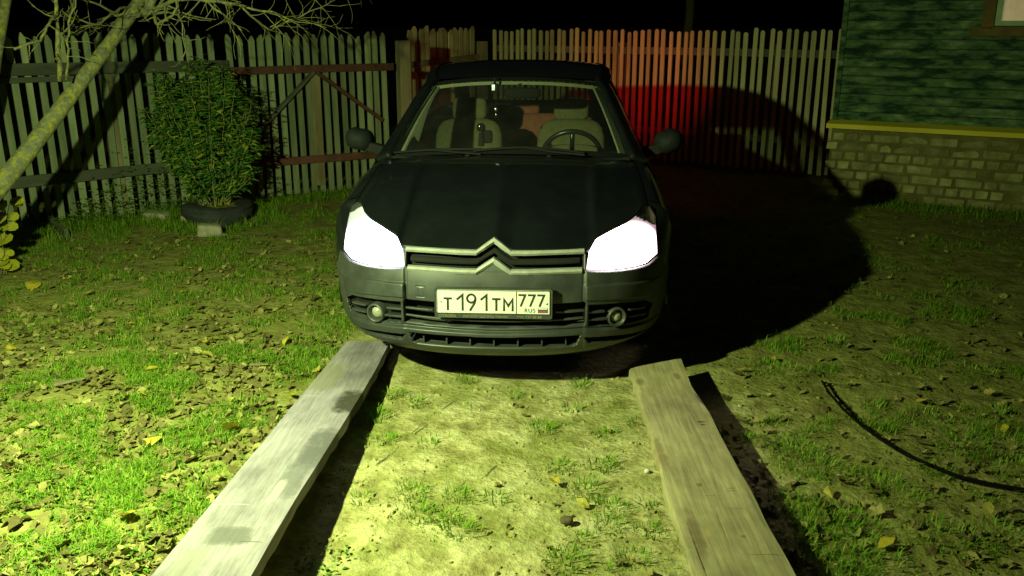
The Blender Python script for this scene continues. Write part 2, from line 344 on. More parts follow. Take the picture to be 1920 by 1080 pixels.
# core of the house (the inner face of its walls)
MB().box((LH/2, DH/2 + 0.12, 1.45), (LH - 0.06, DH - 0.06, 2.9)).build('wall_core', flat('core_grey', (0.06, 0.06, 0.05), 0.9), house)
MB().box((LH/2, 0.10 + DH/2, 0.37), (LH + 0.04, DH + 0.04, 0.74)).build('plinth', M_MORTAR, house)
bz = 0.0; row = 0
bms = {}
def brick_mesh(l, h, k):
    key = (round(l, 2), k)
    if key in bms: return bms[key]
    rnd = random.Random(hash(key)); mb = MB(); d = 0.05
    c = [rnd.uniform(.0, .012) for _ in range(8)]
    fr = [(-l/2 + c[0], -h/2 + c[1]*.5), (l/2 - c[2], -h/2 + c[3]*.5), (l/2 - c[4], h/2 - c[5]), (-l/2 + c[6], h/2 - c[7])]
    if k >= 3:
        fr = [fr[0], fr[1], (l/2 - c[4], h*rnd.uniform(-.1, .3)), (l*rnd.uniform(.05, .3), h/2 - .01), (-l*rnd.uniform(.1, .35), h*rnd.uniform(.1, .45)), (-l/2 + .01, h*rnd.uniform(-.2, .4))]
    n = len(fr)
    mb.add([(x*.95, -.012, z*.93) for x, z in fr] + [(x, .0, z) for x, z in fr] + [(x, d, z) for x, z in fr],
           [tuple(range(n))] + [(i, (i+1) % n, (i+1) % n + n, i + n) for i in range(n)] + [(i+n, (i+1) % n + n, (i+1) % n + 2*n, i + 2*n) for i in range(n)])
    bms[key] = mb.mesh('brick', M_BRICK); return bms[key]
nb = 0
while bz < ZL - 0.12:
    x = -0.02 - (0.06 if row % 2 else 0)
    while x < 3.6:
        l = 0.118 if row % 3 == 1 else random.choice((0.25, 0.25, 0.118))
        if random.random() < 0.965:
            brk = row in (5, 6) and random.random() < 0.5
            o = link('brick', brick_mesh(l, 0.086, random.randrange(3, 6) if brk else random.randrange(3)), house)
            o.location = (x + l/2 + 0.02, 0.079 + random.uniform(-.003, .006), bz + 0.045); o.rotation_euler[1] = random.uniform(-.015, .015); nb += 1
        x += l + 0.012
    bz += 0.0965; row += 1
mb = MB().add([(-0.05, 0.10, ZL - .035), (LH, 0.10, ZL - .035), (LH, -0.02, ZL - .05), (-0.06, -0.02, ZL - .05),
               (-0.05, 0.12, ZL + .03), (LH, 0.12, ZL + .03), (LH, -0.02, ZL - .005), (-0.06, -0.02, ZL - .005)],
              [(0, 1, 2, 3), (4, 7, 6, 5), (3, 2, 6, 7), (0, 3, 7, 4), (1, 5, 6, 2)])
mb.build('ledge', M_LEDGE, house)
WX, WZ, WW, WHH = 1.22, 1.68, 1.15, 1.1         # window opening
z = ZL + 0.02; k = 0
while z < 2.86:
    segs = [(0, LH)]
    if z + 0.088 > WZ and z < WZ + WHH: segs = [(0, WX + 0.02), (WX + WW - 0.02, LH)]
    for (a, b) in segs:
        o = MB().box(((a+b)/2, 0.125 + random.uniform(-.003, .003), z + 0.044), (b - a, 0.03, 0.084), Matrix.Rotation(-.11 + random.uniform(-.03, .03), 3, 'X')).build('board', M_BOARD, house)
        md = o.modifiers.new('b', 'BEVEL'); md.width = 0.006; md.segments = 1
    z += 0.089
MB().box((-0.005, 0.14, 1.8), (0.05, 0.10, 2.2)).build('corner_board', M_BOARD, house)
win = MB()
for (x, zc, w, h) in ((WX + .045, WZ + WHH/2, .1, WHH), (WX + WW - .045, WZ + WHH/2, .1, WHH), (WX + WW/2, WZ - .02, WW + .16, .085), (WX + WW/2, WZ + WHH + .04, WW + .16, .1)):
    win.box((x, .095, zc), (w, .05, h))
wo = win.build('window_casing', M_CASING, house, bevel=.004)
fr = MB()
ix0, ix1, iz0, iz1 = WX + .10, WX + WW - .10, WZ + .03, WZ + WHH
for (x, zc, w, h) in ((ix0 + .025, (iz0+iz1)/2, .05, iz1-iz0), (ix1 - .025, (iz0+iz1)/2, .05, iz1-iz0), ((ix0+ix1)/2, (iz0+iz1)/2 + .25, .06, (iz1-iz0)/2), ((ix0+ix1)/2, iz0 + .022, ix1-ix0 - .1, .044), ((ix0+ix1)/2, iz1 - .022, ix1-ix0 - .1, .044)):
    fr.box((x, .11, zc), (w, .045, h))
fr.build('window_frame', M_FRAME, wo)
MB().box(((ix0+ix1)/2, .1205, (iz0+iz1)/2), (ix1-ix0-.09, .004, iz1-iz0-.08)).build('pane', thin_glass('window_glass', (.9, .92, .88), .03), wo)
cur = []
for i in range(60):
    t = i/59; x = ix0 + .05 + t*(ix1-ix0-.1); yy = .137 + .008*math.sin(t*46) + .003*math.sin(t*17)
    cur.append([(x, yy, iz0 + .03), (x, yy, iz1 - .03)])
MB().grid(cur).build('curtain', glow('lit_curtain', (0.95, 0.72, 0.42), 0.32), wo, smooth=True)
rf = MB().add([(-.5, -.5, 2.75), (LH+.5, -.5, 2.75), (LH+.5, DH/2, 4.6), (-.5, DH/2, 4.6), (LH+.5, DH+.6, 2.75), (-.5, DH+.6, 2.75),
               (-.5, -.5, 2.69), (LH+.5, -.5, 2.69), (LH+.5, DH/2, 4.54), (-.5, DH/2, 4.54), (LH+.5, DH+.6, 2.69), (-.5, DH+.6, 2.69)],
              [(0,1,2,3), (3,2,4,5), (6,9,8,7), (9,11,10,8), (0,6,7,1), (5,4,10,11), (0,3,9,6), (3,5,11,9), (1,7,8,2), (2,8,10,4)])
rf.build('roof', flat('roof_grey', (0.09, 0.09, 0.09), .9), house)

# ================================================================== the car
CAR_LOC = Vector((-0.086, 3.86, 0)); CAR_RZ = R(-3.2)
car = empty('parked_car', CAR_LOC, 'dark dusty hatchback with lit headlights standing behind the two planks', 'car', None, CAR_RZ)
CINV = (Matrix.Translation(CAR_LOC) @ Matrix.Rotation(CAR_RZ, 4, 'Z')).inverted()

def paint_material(name, base, dust, amount):
    """metallic paint with road dust"""
    m, t, N, L, B = newmat(name)
    tc = N.new('ShaderNodeTexCoord'); P = tc.outputs['Object']
    n1 = noise_node(N, L, P, 6, 7, 0.65); n2 = noise_node(N, L, P, 120, 3, 0.7)
    r1 = ramp(N, [(0.3, (amount*.55,)*3), (0.7, (min(1, amount*1.3),)*3)]); L.new(n1.outputs[0], r1.inputs[0])
    r2 = ramp(N, [(0.62, (0, 0, 0)), (0.72, (1, 1, 1))]); L.new(n2.outputs[0], r2.inputs[0])
    ad = N.new('ShaderNodeMath'); ad.operation = 'MULTIPLY_ADD'; L.new(r2.outputs[0], ad.inputs[0]); ad.inputs[1].default_value = 0.16*amount*2; L.new(r1.outputs[0], ad.inputs[2])
    c = mixc(N, L, ad.outputs[0], base, dust); L.new(c, B.inputs['Base Color'])
    mt = N.new('ShaderNodeMapRange'); L.new(ad.outputs[0], mt.inputs[0]); mt.inputs[3].default_value = 0.75; mt.inputs[4].default_value = 0.0; L.new(mt.outputs[0], B.inputs['Metallic'])
    ro = N.new('ShaderNodeMapRange'); L.new(ad.outputs[0], ro.inputs[0]); ro.inputs[3].default_value = 0.34; ro.inputs[4].default_value = 0.8; L.new(ro.outputs[0], B.inputs['Roughness'])
    B.inputs['Coat Weight'].default_value = 0.7 if amount < .3 else 0.15; B.inputs['Coat Roughness'].default_value = 0.06 if amount < .3 else .3
    bp = N.new('ShaderNodeBump'); bp.inputs['Strength'].default_value = 0.05; L.new(n2.outputs[0], bp.inputs['Height']); L.new(bp.outputs[0], B.inputs['Normal'])
    return m
M_PAINT = paint_material('dark_car_paint', (0.014, 0.018, 0.022), (0.07, 0.075, 0.075), 0.12)
M_BUMPER = paint_material('dusty_bumper_paint', (0.035, 0.04, 0.042), (0.12, 0.125, 0.12), 0.40)
M_BLACK = flat('black_plastic', (0.008, 0.008, 0.009), 0.75, spec=.25)
M_TRIM = flat('dark_trim', (0.015, 0.016, 0.016), 0.85, spec=.15)
M_MIRROR = flat('mirror_cap', (.013, .016, .016), .7, spec=.15)
M_CHROME = mat('dull_chrome', [(0.3, (0.42, 0.42, 0.40)), (0.7, (0.58, 0.58, 0.55))], 30, 0.35, metal=0.35)
M_GLASS = thin_glass('windscreen_glass', (0.78, 0.82, 0.78), 0.02)
M_GLASS2 = thin_glass('side_glass', (0.5, 0.56, 0.52), 0.012)
M_LENS = thin_glass('lamp_lens', (0.95, 0.95, 0.95), 0.02)
M_SILVER = flat('lamp_silver', (0.6, 0.6, 0.6), 0.25, 0.9)
def lamp_glow(name, s, core, rim):
    m, t, N, L, B = newmat(name); tc = N.new('ShaderNodeTexCoord')
    mp = N.new('ShaderNodeMapping'); mp.inputs['Location'].default_value = (-s*.615/.205, -.16/.5, -.685/.125); mp.inputs['Scale'].default_value = (1/.205, 1/.5, 1/.125)
    L.new(tc.outputs['Object'], mp.inputs['Vector']); ln = N.new('ShaderNodeVectorMath'); ln.operation = 'LENGTH'; L.new(mp.outputs[0], ln.inputs[0])
    r = ramp(N, [(.55, core), (.95, rim)]); L.new(ln.outputs['Value'], r.inputs[0]); L.new(r.outputs[0], B.inputs['Emission Color'])
    mr = N.new('ShaderNodeMapRange'); mr.interpolation_type = 'SMOOTHSTEP'; L.new(ln.outputs['Value'], mr.inputs[0]); mr.inputs[1].default_value = .55; mr.inputs[2].default_value = 1.1; mr.inputs[3].default_value = 30; mr.inputs[4].default_value = .55
    L.new(mr.outputs[0], B.inputs['Emission Strength']); B.inputs['Base Color'].default_value = (.5, .5, .5, 1); return m
M_HEADW = lamp_glow('headlight_glow_cool', -1, (.93, .96, 1), (.78, .78, 1.0))
M_HEADP = lamp_glow('headlight_glow_warm', 1, (1, .88, .88), (1.0, .70, .74))
M_TAIL = glow('tail_lamp_red', (1.0, 0.02, 0.012), 3.0)
M_TYRE = mat('tyre_rubber', [(0.3, (0.012,)*3), (0.7, (0.028,)*3)], 20, 0.85, bump=0.2, bscale=60)
M_CREAM = mat('cream_cloth', [(0.3, (0.12, 0.11, 0.055)), (0.7, (0.17, 0.155, 0.085))], 30, 0.95, bump=0.2, bscale=200)
M_CREAM2 = mat('cream_trim', [(0.3, (0.24, 0.25, 0.17)), (0.7, (0.31, 0.32, 0.23))], 20, 0.8)
M_SALMON = mat('rose_cloth', [(0.3, (0.26, 0.09, 0.065)), (0.7, (0.35, 0.125, 0.09))], 30, 0.95, bump=0.2, bscale=200)
M_DASH = mat('dashboard_plastic', [(0.3, (0.03, 0.03, 0.028)), (0.7, (0.055, 0.055, 0.05))], 40, 0.6, bump=0.2, bscale=200)

YF = curve([(.17, .15), (.19, .10), (.205, .07), (.23, .042), (.27, .018), (.33, .004), (.40, 0), (.50, 0), (.57, .008), (.63, .022), (.69, .045), (.74, .075), (.80, .13), (.86, .20), (.92, .27)])
WF = curve([(.17, .70), (.19, .755), (.21, .805), (.24, .84), (.29, .862), (.36, .874), (.46, .880), (.56, .883), (.66, .877), (.76, .858), (.84, .828), (.92, .79)])
DN, NN = 0.85, 2.5
def Fy(x, z):
    q = np.clip(np.abs(x) / WF(z), 0, 0.9995)
    return YF(z) + DN * (1 - (1 - q**NN) ** (1/NN))
def front_pt(px, py, off=0.0, mirror=False):
    """the point of the car's nose seen at a pixel, in car coordinates"""
    o = CINV @ EYE; d = (CINV.to_3x3() @ ray(px, py)); y = 0.1
    for _ in range(60):
        s = (y - o.y) / d.y; p = o + d*s; y = 0.6*y + 0.4*float(Fy(p.x, p.z))
    s = (y - o.y) / d.y; p = o + d*s
    return Vector((-p.x if mirror else p.x, p.y + off, p.z))
def fp(x, z, off=0.0): return Vector((x, float(Fy(x, z)) + off, z))

def seg_dist(X, Z, poly):
    """signed distance to a polygon (negative inside)"""
    d = np.full(X.shape, 9.0); ins = np.zeros(X.shape, bool); n = len(poly)
    for i in range(n):
        x0, z0 = poly[i]; x1, z1 = poly[(i+1) % n]; ex, ez = x1-x0, z1-z0
        t = np.clip(((X-x0)*ex + (Z-z0)*ez) / (ex*ex + ez*ez + 1e-12), 0, 1)
        d = np.minimum(d, np.hypot(X - x0 - t*ex, Z - z0 - t*ez))
        c = ((z0 > Z) != (z1 > Z)) & (X < (x1-x0)*(Z-z0)/((z1-z0) + 1e-12) + x0); ins ^= c
    return np.where(ins, -d, d)
def xz(pts):
    out = []
    for (a, b) in pts:
        p = front_pt(a, b); out.append((abs(p.x), p.z))
    return out
CX = 925
# ---- outline of the right headlight in the picture, as lower and upper edges
HL_LOW = [(1100, 507), (1130, 508), (1163, 506), (1190, 502), (1212, 496), (1233, 478)]
HL_UP = [(1106, 468), (1118, 447), (1148, 431), (1178, 416), (1194, 403), (1204, 388), (1214, 385), (1228, 392)]
lowz = sorted(xz(HL_LOW)); lx = [a for a, _ in lowz]; lz = [b for _, b in lowz]
XS_IN = lx[0]                                        # inner edge of the headlights
def ztop(x):
    x = np.abs(x); return np.where(x < XS_IN - .004, 0.632, np.interp(x, lx, lz) - 0.004)

# ---- front bumper: a dense shell with real openings
UP_OPEN = xz([(1098, 567), (1096, 608), (1040, 613), (925, 616)]); UP_OPEN = [(-.01, UP_OPEN[-1][1])] + UP_OPEN[::-1] + [(-.01, UP_OPEN[0][1] + .004)]
LOW_OPEN = xz([(925, 632), (1010, 631), (1087, 627), (1080, 644), (1072, 647), (925, 650)]); LOW_OPEN = [(-.01, LOW_OPEN[-1][1])] + [(-.01, LOW_OPEN[0][1])] + LOW_OPEN
FOG_OPEN = xz([(1104, 571), (1160, 567), (1208, 561), (1222, 566), (1214, 594), (1160, 608), (1104, 611)])
SLIT = xz([(1096, 631), (1150, 627), (1212, 614), (1190, 626), (1150, 635), (1104, 640)])
L1 = sorted(xz([(1100, 534), (1160, 529), (1224, 521)])); L2 = sorted(xz([(1110, 560), (1160, 557), (1222, 550)]))
M3 = sorted(xz([(925, 622), (1040, 619), (1100, 615), (1160, 611), (1222, 596)]))
sm = lambda a: np.clip(a, 0, 1)**2 * (3 - 2*np.clip(a, 0, 1))
NU, NV = 420, 150
xs_half = np.sin(np.linspace(0, 1, NU//2) * math.pi/2) ** (2/NN)
umax = 0.955
th = np.linspace(-umax, umax, NU) * math.pi/2
V = np.linspace(0, 1, NV)
P = np.zeros((NV, NU, 3)); depth = np.zeros((NV, NU))
SX = np.sign(th) * np.abs(np.sin(th)) ** (2/NN)
for j in range(NU):
    x0 = SX[j] * 0.87; zt = float(ztop(x0)); z = 0.196 + V * (zt - 0.196)
    P[:, j, 2] = z; P[:, j, 0] = SX[j] * WF(z)
X, Z = P[:, :, 0], P[:, :, 2]; AX = np.abs(X)
off = np.zeros_like(X)
# wings stand proud of the centre, with folds
wing = sm((AX - (XS_IN - .012)) / .012)
off -= 0.010 * wing * sm((Z - 0.36)/.02)
l1 = np.interp(AX, [a for a, _ in L1], [b for _, b in L1]); l2 = np.interp(AX, [a for a, _ in L2], [b for _, b in L2]); m3 = np.interp(AX, [a for a, _ in M3], [b for _, b in M3])
off -= wing * 0.014 * sm((l1 - Z)/.006)               # step under the headlight
off += wing * 0.010 * sm((l2 - Z)/.006)
gap = np.exp(-((AX - (XS_IN - .012))/.0035)**2) * sm((Z - .4)/.02); off += 0.008*gap
off -= 0.016 * sm((m3 - Z)/.012) * sm((Z - .2)/.05)      # lower lip stands out
off += 0.006*np.exp(-((Z - m3 - .002)/.003)**2)
for poly, dp in ((UP_OPEN, .085), (LOW_OPEN, .085), (FOG_OPEN, .05), (SLIT, .05)):
    sdv = seg_dist(AX, Z, poly); e = sm((0.0015 - sdv)/.004); off += dp*e; depth = np.maximum(depth, np.where(sdv < -.001, 1.0, 0))
for sx in (-1, 1):                                    # square towing-eye cover on one side
    if sx < 0:
        a = front_pt(788, 547); q = np.maximum(np.abs(X - a.x) - .019, np.abs(Z - a.z) - .024); off += .004*np.exp(-(q/.0018)**2)
P[:, :, 1] = Fy(X, Z) + off
P[-1, :, 1] += .03; P[0, :, 1] += .04
mb = MB(); mb.grid(P.tolist())
fm = (depth[:-1, :-1] + depth[1:, 1:] + depth[1:, :-1] + depth[:-1, 1:]) > 2.5
mb.m = [int(v) for v in fm.ravel()]
bumper = mb.build('front_bumper', [M_BUMPER, M_BLACK], car, smooth=True)
def slat(pts_px, w, h, offy=0.01, matl=None, name='slat', both=True, sub=10):
    pts = [front_pt(a, b) for a, b in pts_px]
    xs_ = np.array([p.x for p in pts]); zs_ = np.array([p.z for p in pts])
    for s in ((1, -1) if both else (1,)):
        line = []
        for xx in np.linspace(xs_[0], xs_[-1], sub):
            zz = float(np.interp(xx, xs_, zs_)); line.append(fp(xx, zz, offy) * 1)
        line = [Vector((s*p.x, p.y, p.z)) for p in line]
        MB().bar(line, w, h).build(name, matl or M_BUMPER, bumper, bevel=.002)
def center_slat(z0, xmax, dz, w, h, offy, name='slat'):
    line = [fp(xx, z0 + dz*(abs(xx)/xmax)**2, offy) for xx in np.linspace(-xmax, xmax, 25)]
    MB().bar(line, w, h).build(name, M_BUMPER, bumper, bevel=.002)
zz1 = front_pt(1060, 586).z; zz2 = front_pt(925, 605).z
center_slat(zz2 + .006, XS_IN - .01, .006, .014, .009, .010)
for (a, b) in ((.285, XS_IN - .01),):
    for s in (-1, 1):
        MB().bar([fp(s*xx, zz1 + .002*(xx-a), .016) for xx in np.linspace(a, b, 8)], [.008, .018, .02, .02, .02, .02, .02, .02], .010).build('slat', M_BUMPER, bumper, bevel=.002)
slat([(1100, 586), (1132, 584)], .03, .010, .012); slat([(1176, 581), (1206, 576)], .03, .010, .012)
slat([(1100, 600), (1136, 598)], .03, .010, .012); slat([(1176, 594), (1208, 588)], .03, .010, .012)
for k in range(-3, 4):
    zc = front_pt(925, 645).z; MB().box(fp(k*0.112, zc + .006, .03), (.006, .05, .03)).build('fin', M_BUMPER, bumper)
# fog lamps
for s in (1, -1):
    c = front_pt(1155, 593); c = Vector((s*c.x, c.y, c.z)); nrm = Vector((s*0.35, -1, 0)).normalized()
    q = nrm.to_track_quat('Z', 'Y').to_matrix()
    fl = MB()
    prof = [(.030, -.012), (.036, .016), (.042, .022), (.047, .016), (.048, -.03)]
    fl.grid([[c + q @ Vector((r*math.cos(a), r*math.sin(a), h)) for r, h in prof] for a in np.linspace(0, 2*math.pi, 33)])
    fo = fl.build('fog_lamp', M_BUMPER, car, smooth=True)
    ln = MB(); ln.grid([[c + q @ Vector((r*math.cos(a), r*math.sin(a), h)) for r, h in ((.001, .012), (.015, .009), (.026, .001), (.033, -.012))] for a in np.linspace(0, 2*math.pi, 29)])
    ln.build('lens', mat('fog_glass_%d' % s, [(0.3, (0.22, 0.22, 0.18)), (0.7, (0.36, 0.36, 0.29))], 18, 0.15, spec=.8), fo, smooth=True)
# ---- nose panel with the grille opening
UPC = xz([(1096, 471), (960, 474)]); LOC_ = xz([(1083, 508), (957, 512)])
apU = front_pt(926, 451).z; apL = front_pt(925, 489).z
xk = (UPC[1][0] + LOC_[1][0])/2; zuF = UPC[0][1]; zlF = LOC_[0][1]; xe = XS_IN - .012
def strip_z(ax, zf, za): return np.where(ax > xk, zf, za + (zf - za) * ax/xk)
NX, NZ = 170, 60
mbn = MB(); Pn = []; dn = []
xv = np.linspace(-XS_IN + .004, XS_IN - .004, NX)
for v in np.linspace(0, 1, NZ):
    zb = .630; zt = strip_z(np.abs(xv), zuF, apU) + .006
    zz = zb + v*(zt - zb); ax = np.abs(xv)
    lo_, hi_ = strip_z(ax, zlF, apL), strip_z(ax, zuF, apU)
    ins = sm((zz - lo_)/.006) * sm((hi_ - zz)/.006) * sm((xe - ax)/.01)
    y = Fy(xv, zz) + .055*ins
    Pn.append(list(zip(xv, y, zz))); dn.append(ins)
mbn.grid(Pn); dn = np.array(dn); mbn.m = [int(a) for a in ((dn[:-1, :-1] + dn[1:, 1:])/2 > .5).ravel()]
nose = mbn.build('nose_panel', [M_BUMPER, M_BLACK], car, smooth=True)
def chevron(zf, za, h, name, xend):
    xa = [-xend, -xk - .08, -xk, -xk*.5, 0, xk*.5, xk, xk + .08, xend]; rows = []
    for xx in xa:
        z = float(strip_z(abs(xx), zf, za)); hh = h*(1.25 if abs(xx) < xk*.99 else 1.0); y = float(Fy(xx, z))
        rows.append([(xx, y + .02, z + hh*.55), (xx, y - .006, z + hh*.5), (xx, y - .016, z + hh*.05), (xx, y - .008, z - hh*.5), (xx, y + .02, z - hh*.5)])
    MB().grid(rows).build(name, M_CHROME, nose)
chevron(zuF, apU, .021, 'chevron', xe); chevron(zlF, apL, .021, 'chevron', xe - .01)
rows = []
for xx in np.linspace(-xe + .02, xe - .02, 31):
    z = float(strip_z(abs(xx), zlF, apL)) + .036; y = float(Fy(xx, z)); rows.append([(xx, y + .045, z + .014), (xx, y + .018, z + .008), (xx, y + .014, z - .006), (xx, y + .03, z - .014)])
MB().grid(rows).build('grille_bar', M_TRIM, nose, smooth=True)
# ---- headlights
def lerp_poly(pts, n):
    p = [Vector(a) for a in pts]; d = [0]
    for i in range(1, len(p)): d.append(d[-1] + (p[i]-p[i-1]).length)
    return [(float(np.interp(t, d, [a.x for a in p])), float(np.interp(t, d, [a.y for a in p]))) for t in np.linspace(0, d[-1], n)]
HN = 64; U, Lw = lerp_poly(HL_UP, HN), lerp_poly(HL_LOW, HN)
def lamp_grid(off, nz=14, v0=0, v1=1, u0=0, u1=HN):
    G = []
    for (a, b) in list(zip(U, Lw))[u0:u1]:
        G.append([front_pt(b[0] + (a[0]-b[0])*v, b[1] + (a[1]-b[1])*v, off) for v in np.linspace(v0, v1, nz)])
    return G
lens_g = lamp_grid(-.004); refl_g = lamp_grid(.012, 48, v0=.02, v1=1)
for s, gm in ((-1, M_HEADW), (1, M_HEADP)):
    fl = lambda G: [[Vector((s*p.x, p.y, p.z)) for p in r] for r in G]
    ho = MB().grid(fl(lamp_grid(.03))).build('headlight', M_SILVER, car, smooth=True)
    # the lit part ends below the clear tip
    G = fl(refl_g); mbr = MB().grid(G); tip = []
    for i in range(HN - 1):
        for j in range(47):
            p = G[i][j]; tip.append(1 if (p.z > (.795 if s > 0 else .83) - (abs(p.x) - .70)*.55 and abs(p.x) > .655) else 0)
    mbr.m = tip
    mbr.build('reflector', [gm, M_SILVER], ho, smooth=True)
    MB().grid(fl(lens_g)).build('lens', M_LENS, ho, smooth=True)
# ---- bonnet
edge = [front_pt(a, b, .006) for a, b in lerp_poly(HL_UP[:7], 26)]
front_edge = [Vector((xx, float(Fy(xx, float(strip_z(xx, zuF, apU)))) + .012, float(strip_z(xx, zuF, apU)) + .012)) for xx in np.linspace(0, XS_IN - .004, 26)]
FE = front_edge + [Vector((abs(p.x), p.y, p.z + .006)) for p in edge]
tipP = FE[-1]
def rear_edge(s): x = s*.725; return Vector((x, 1.185 + .165*(s**2.2), 1.0 - .05*s**2.2))
NB = len(FE); sv = np.linspace(0, 1, NB)
fx = [p.x for p in FE]
def bonnet_pt(i, t):
    a = FE[i]; s = a.x / tipP.x; b = rear_edge(s)
    q = 1 - (1 - t)**1.85
    z = a.z + (b.z - a.z)*q
    ridge = .010*math.exp(-((s - (.60 + .1*t))/.045)**2)*min(1, 4*t)*(1 - .4*t) + .006*(1 - s*s)*math.sin(math.pi*t)
    return Vector((a.x + (b.x - a.x)*t, a.y + (b.y - a.y)*t, z + ridge))
rows = []
TT = np.linspace(0, 1, 40)**1.3
order = list(range(NB-1, 0, -1)) + list(range(NB))
for t in TT:
    r = []
    for k, i in enumerate(order):
        p = bonnet_pt(i, t); r.append(Vector((-p.x if k < NB-1 else p.x, p.y, p.z)))
    rows.append(r)
rows.insert(0, [p + Vector((0, .004, -.02)) for p in rows[0]])
bon = MB().grid(rows).build('bonnet', M_PAINT, car, smooth=True)
for sx in (-.24, .24):
    i = int(np.argmin([abs(p.x - abs(sx)) for p in FE])); p = bonnet_pt(i, .955); p.x *= (1 if sx > 0 else -1)
    MB().box(p + Vector((0, 0, .006)), (.025, .03, .012)).build('washer_jet', M_BLACK, bon, bevel=.004)
# ---- fenders and sides
def side_x(z): return float(curve([(.18, .80), (.24, .84), (.34, .865), (.5, .88), (.65, .885), (.8, .872), (.9, .85), (1.0, .825)])(z))
def arch(y, yc): return (.325 + math.sqrt(max(0, .355**2 - (y-yc)**2))) if abs(y - yc) < .355 else .2
for s in (-1, 1):
    rows = []
    for y in np.linspace(tipP.y + .05, 1.36, 34):
        t = (y - tipP.y)/(1.35 - tipP.y); t = min(1, max(0, t))
        top = bonnet_pt(NB-1, t); top = Vector((top.x + .006, y, top.z - .003)); zl = arch(y, .97); r = []
        bulge = side_x(.68) - .012 + .012*min(1, t*2) if True else 0
        for a in np.linspace(0, math.pi/2, 12):
            r.append((s*(top.x + (bulge - top.x)*math.sin(a)**.9), y, .66 + (top.z - .66)*math.cos(a)**.9))
        for v in np.linspace(0.1, 1, 12):
            z = .66 + (zl - .66)*v; r.append((s*(bulge if z > .6 else min(bulge, side_x(z))), y, z))
        rows.append(r)
    r0 = rows[0]; zr = [q[2] for q in r0][::-1]; xr_ = [abs(q[0]) for q in r0][::-1]; front = []
    for v in np.linspace(0, 1, 16):
        A = front_pt(Lw[-1][0] + (U[-1][0]-Lw[-1][0])*v, Lw[-1][1] + (U[-1][1]-Lw[-1][1])*v, -.002); A = Vector((abs(A.x), A.y, A.z))
        zB = A.z - .012 + v*.012; B_ = Vector((float(np.interp(zB, zr, xr_)), tipP.y + .05, zB)); line = []
        for k in np.linspace(0, 1, 8):
            p = A + (B_ - A)*k; p.x += .018*math.sin(math.pi*k)*(1 - .6*v); line.append((s*p.x, p.y, p.z))
        front.append(line)
    a_, b_ = Vector((tipP.x + .004, tipP.y, tipP.z - .004)), Vector((abs(r0[0][0]), r0[0][1], r0[0][2])); m_ = Vector((abs(r0[3][0]), r0[3][1], r0[3][2]))
    front.append([tuple(Vector((s*(a_.x + (m_.x - a_.x)*k), a_.y + (m_.y - a_.y)*k, a_.z + (m_.z - a_.z)*k))) for k in np.linspace(0, 1, 8)])
    front.append([tuple(Vector((s*(a_.x + (b_.x - a_.x)*k), a_.y + (b_.y - a_.y)*k, a_.z + (b_.z - a_.z)*k))) for k in np.linspace(0, 1, 8)])
    front.insert(0, [(q[0], q[1], q[2] - .06) for q in front[0]])
    fen = MB().grid(rows); fen.grid(front); fen.build('fender', M_PAINT, car, smooth=True)
    MB().tube([(s*.862, .97 + .36*math.cos(a), .325 + .36*math.sin(a)) for a in np.linspace(-.1, math.pi + .1, 24)], .012, 6).build('arch_trim', M_PAINT, car, smooth=True)
    BELT = curve([(1.3, .945), (1.8, .965), (2.6, .975), (3.4, .99), (4.2, 1.03), (4.6, 1.04)])
    BX = curve([(1.3, .80), (1.8, .822), (2.6, .83), (3.4, .82), (4.2, .775), (4.6, .70)])
    def side_panel(y0, y1, name, n=16, yc=None):
        rows = []
        for y in np.linspace(y0, y1, n):
            zl = arch(y, yc) if yc else .21; b = float(BELT(y)); bx = float(BX(y)); r = []
            tap = 1 - .10*max(0, (y - 3.6)/1.0)**2
            for v in np.linspace(0, 1, 16):
                z = b + (zl - b)*v; x = min(side_x(z), bx + (b - z)*.6 + .0) * tap; r.append((s*x, y, z))
            rows.append(r)
        return MB().grid(rows).build(name, M_PAINT, car, smooth=True)
    for (a, b) in ((1.366, 2.44), (2.448, 3.42)):
        d = side_panel(a, b, 'door')
        MB().bar([(s*.845, b - .24, .83), (s*.885, b - .2, .835), (s*.885, b - .1, .835), (s*.845, b - .06, .83)], .02, .025).build('handle', M_PAINT, d)
    side_panel(3.428, 4.42, 'rear_quarter', 20, 3.72)
    RX = curve([(1.96, .535), (2.05, .555), (2.3, .585), (2.7, .60), (3.2, .592), (3.6, .565), (4.25, .60)])
    RZc = curve([(1.96, 1.335), (2.05, 1.352), (2.3, 1.388), (2.7, 1.408), (3.2, 1.40), (3.6, 1.345), (4.25, 1.075)])
    # A pillar, roof rail and C pillar as one swept frame
    fr_pts = [(.755, 1.33, .95), (.70, 1.52, 1.06), (.645, 1.72, 1.18), (.59, 1.92, 1.30)] + [(float(RX(y)), y, float(RZc(y))) for y in (2.05, 2.3, 2.7, 3.2, 3.6, 3.9, 4.25)]
    MB().bar([(s*a, b, c) for a, b, c in fr_pts], [.12, .105, .10, .10, .10, .10, .10, .10, .11, .13, .15], [.05]*11, up=(s*.5, -.2, .8)).build('pillar', M_PAINT, car, smooth=False, bevel=.02)
    rows = []
    for y in np.linspace(1.36, 3.55, 30):
        b = Vector((float(BX(y)) - .012, y, float(BELT(y))))
        if y < 2.05: tq = (y - 1.36)/.69; tp = Vector((.74 - .185*tq, y, .955 + .39*tq))
        else: tp = Vector((float(RX(y)), y, float(RZc(y))))
        rows.append([Vector((s*(b.x + (tp.x - b.x)*v + .012*math.sin(math.pi*v)), y, b.z + (tp.z - b.z)*v)) for v in np.linspace(0, 1, 8)])
    MB().grid(rows).build('side_window', M_GLASS2, car, smooth=True)
    # B pillar
    MB().bar([(s*.805, 2.45, .97), (s*.70, 2.46, 1.2), (s*.60, 2.5, 1.39)], .09, .03, up=(s, 0, .3)).build('center_pillar', M_TRIM, car)
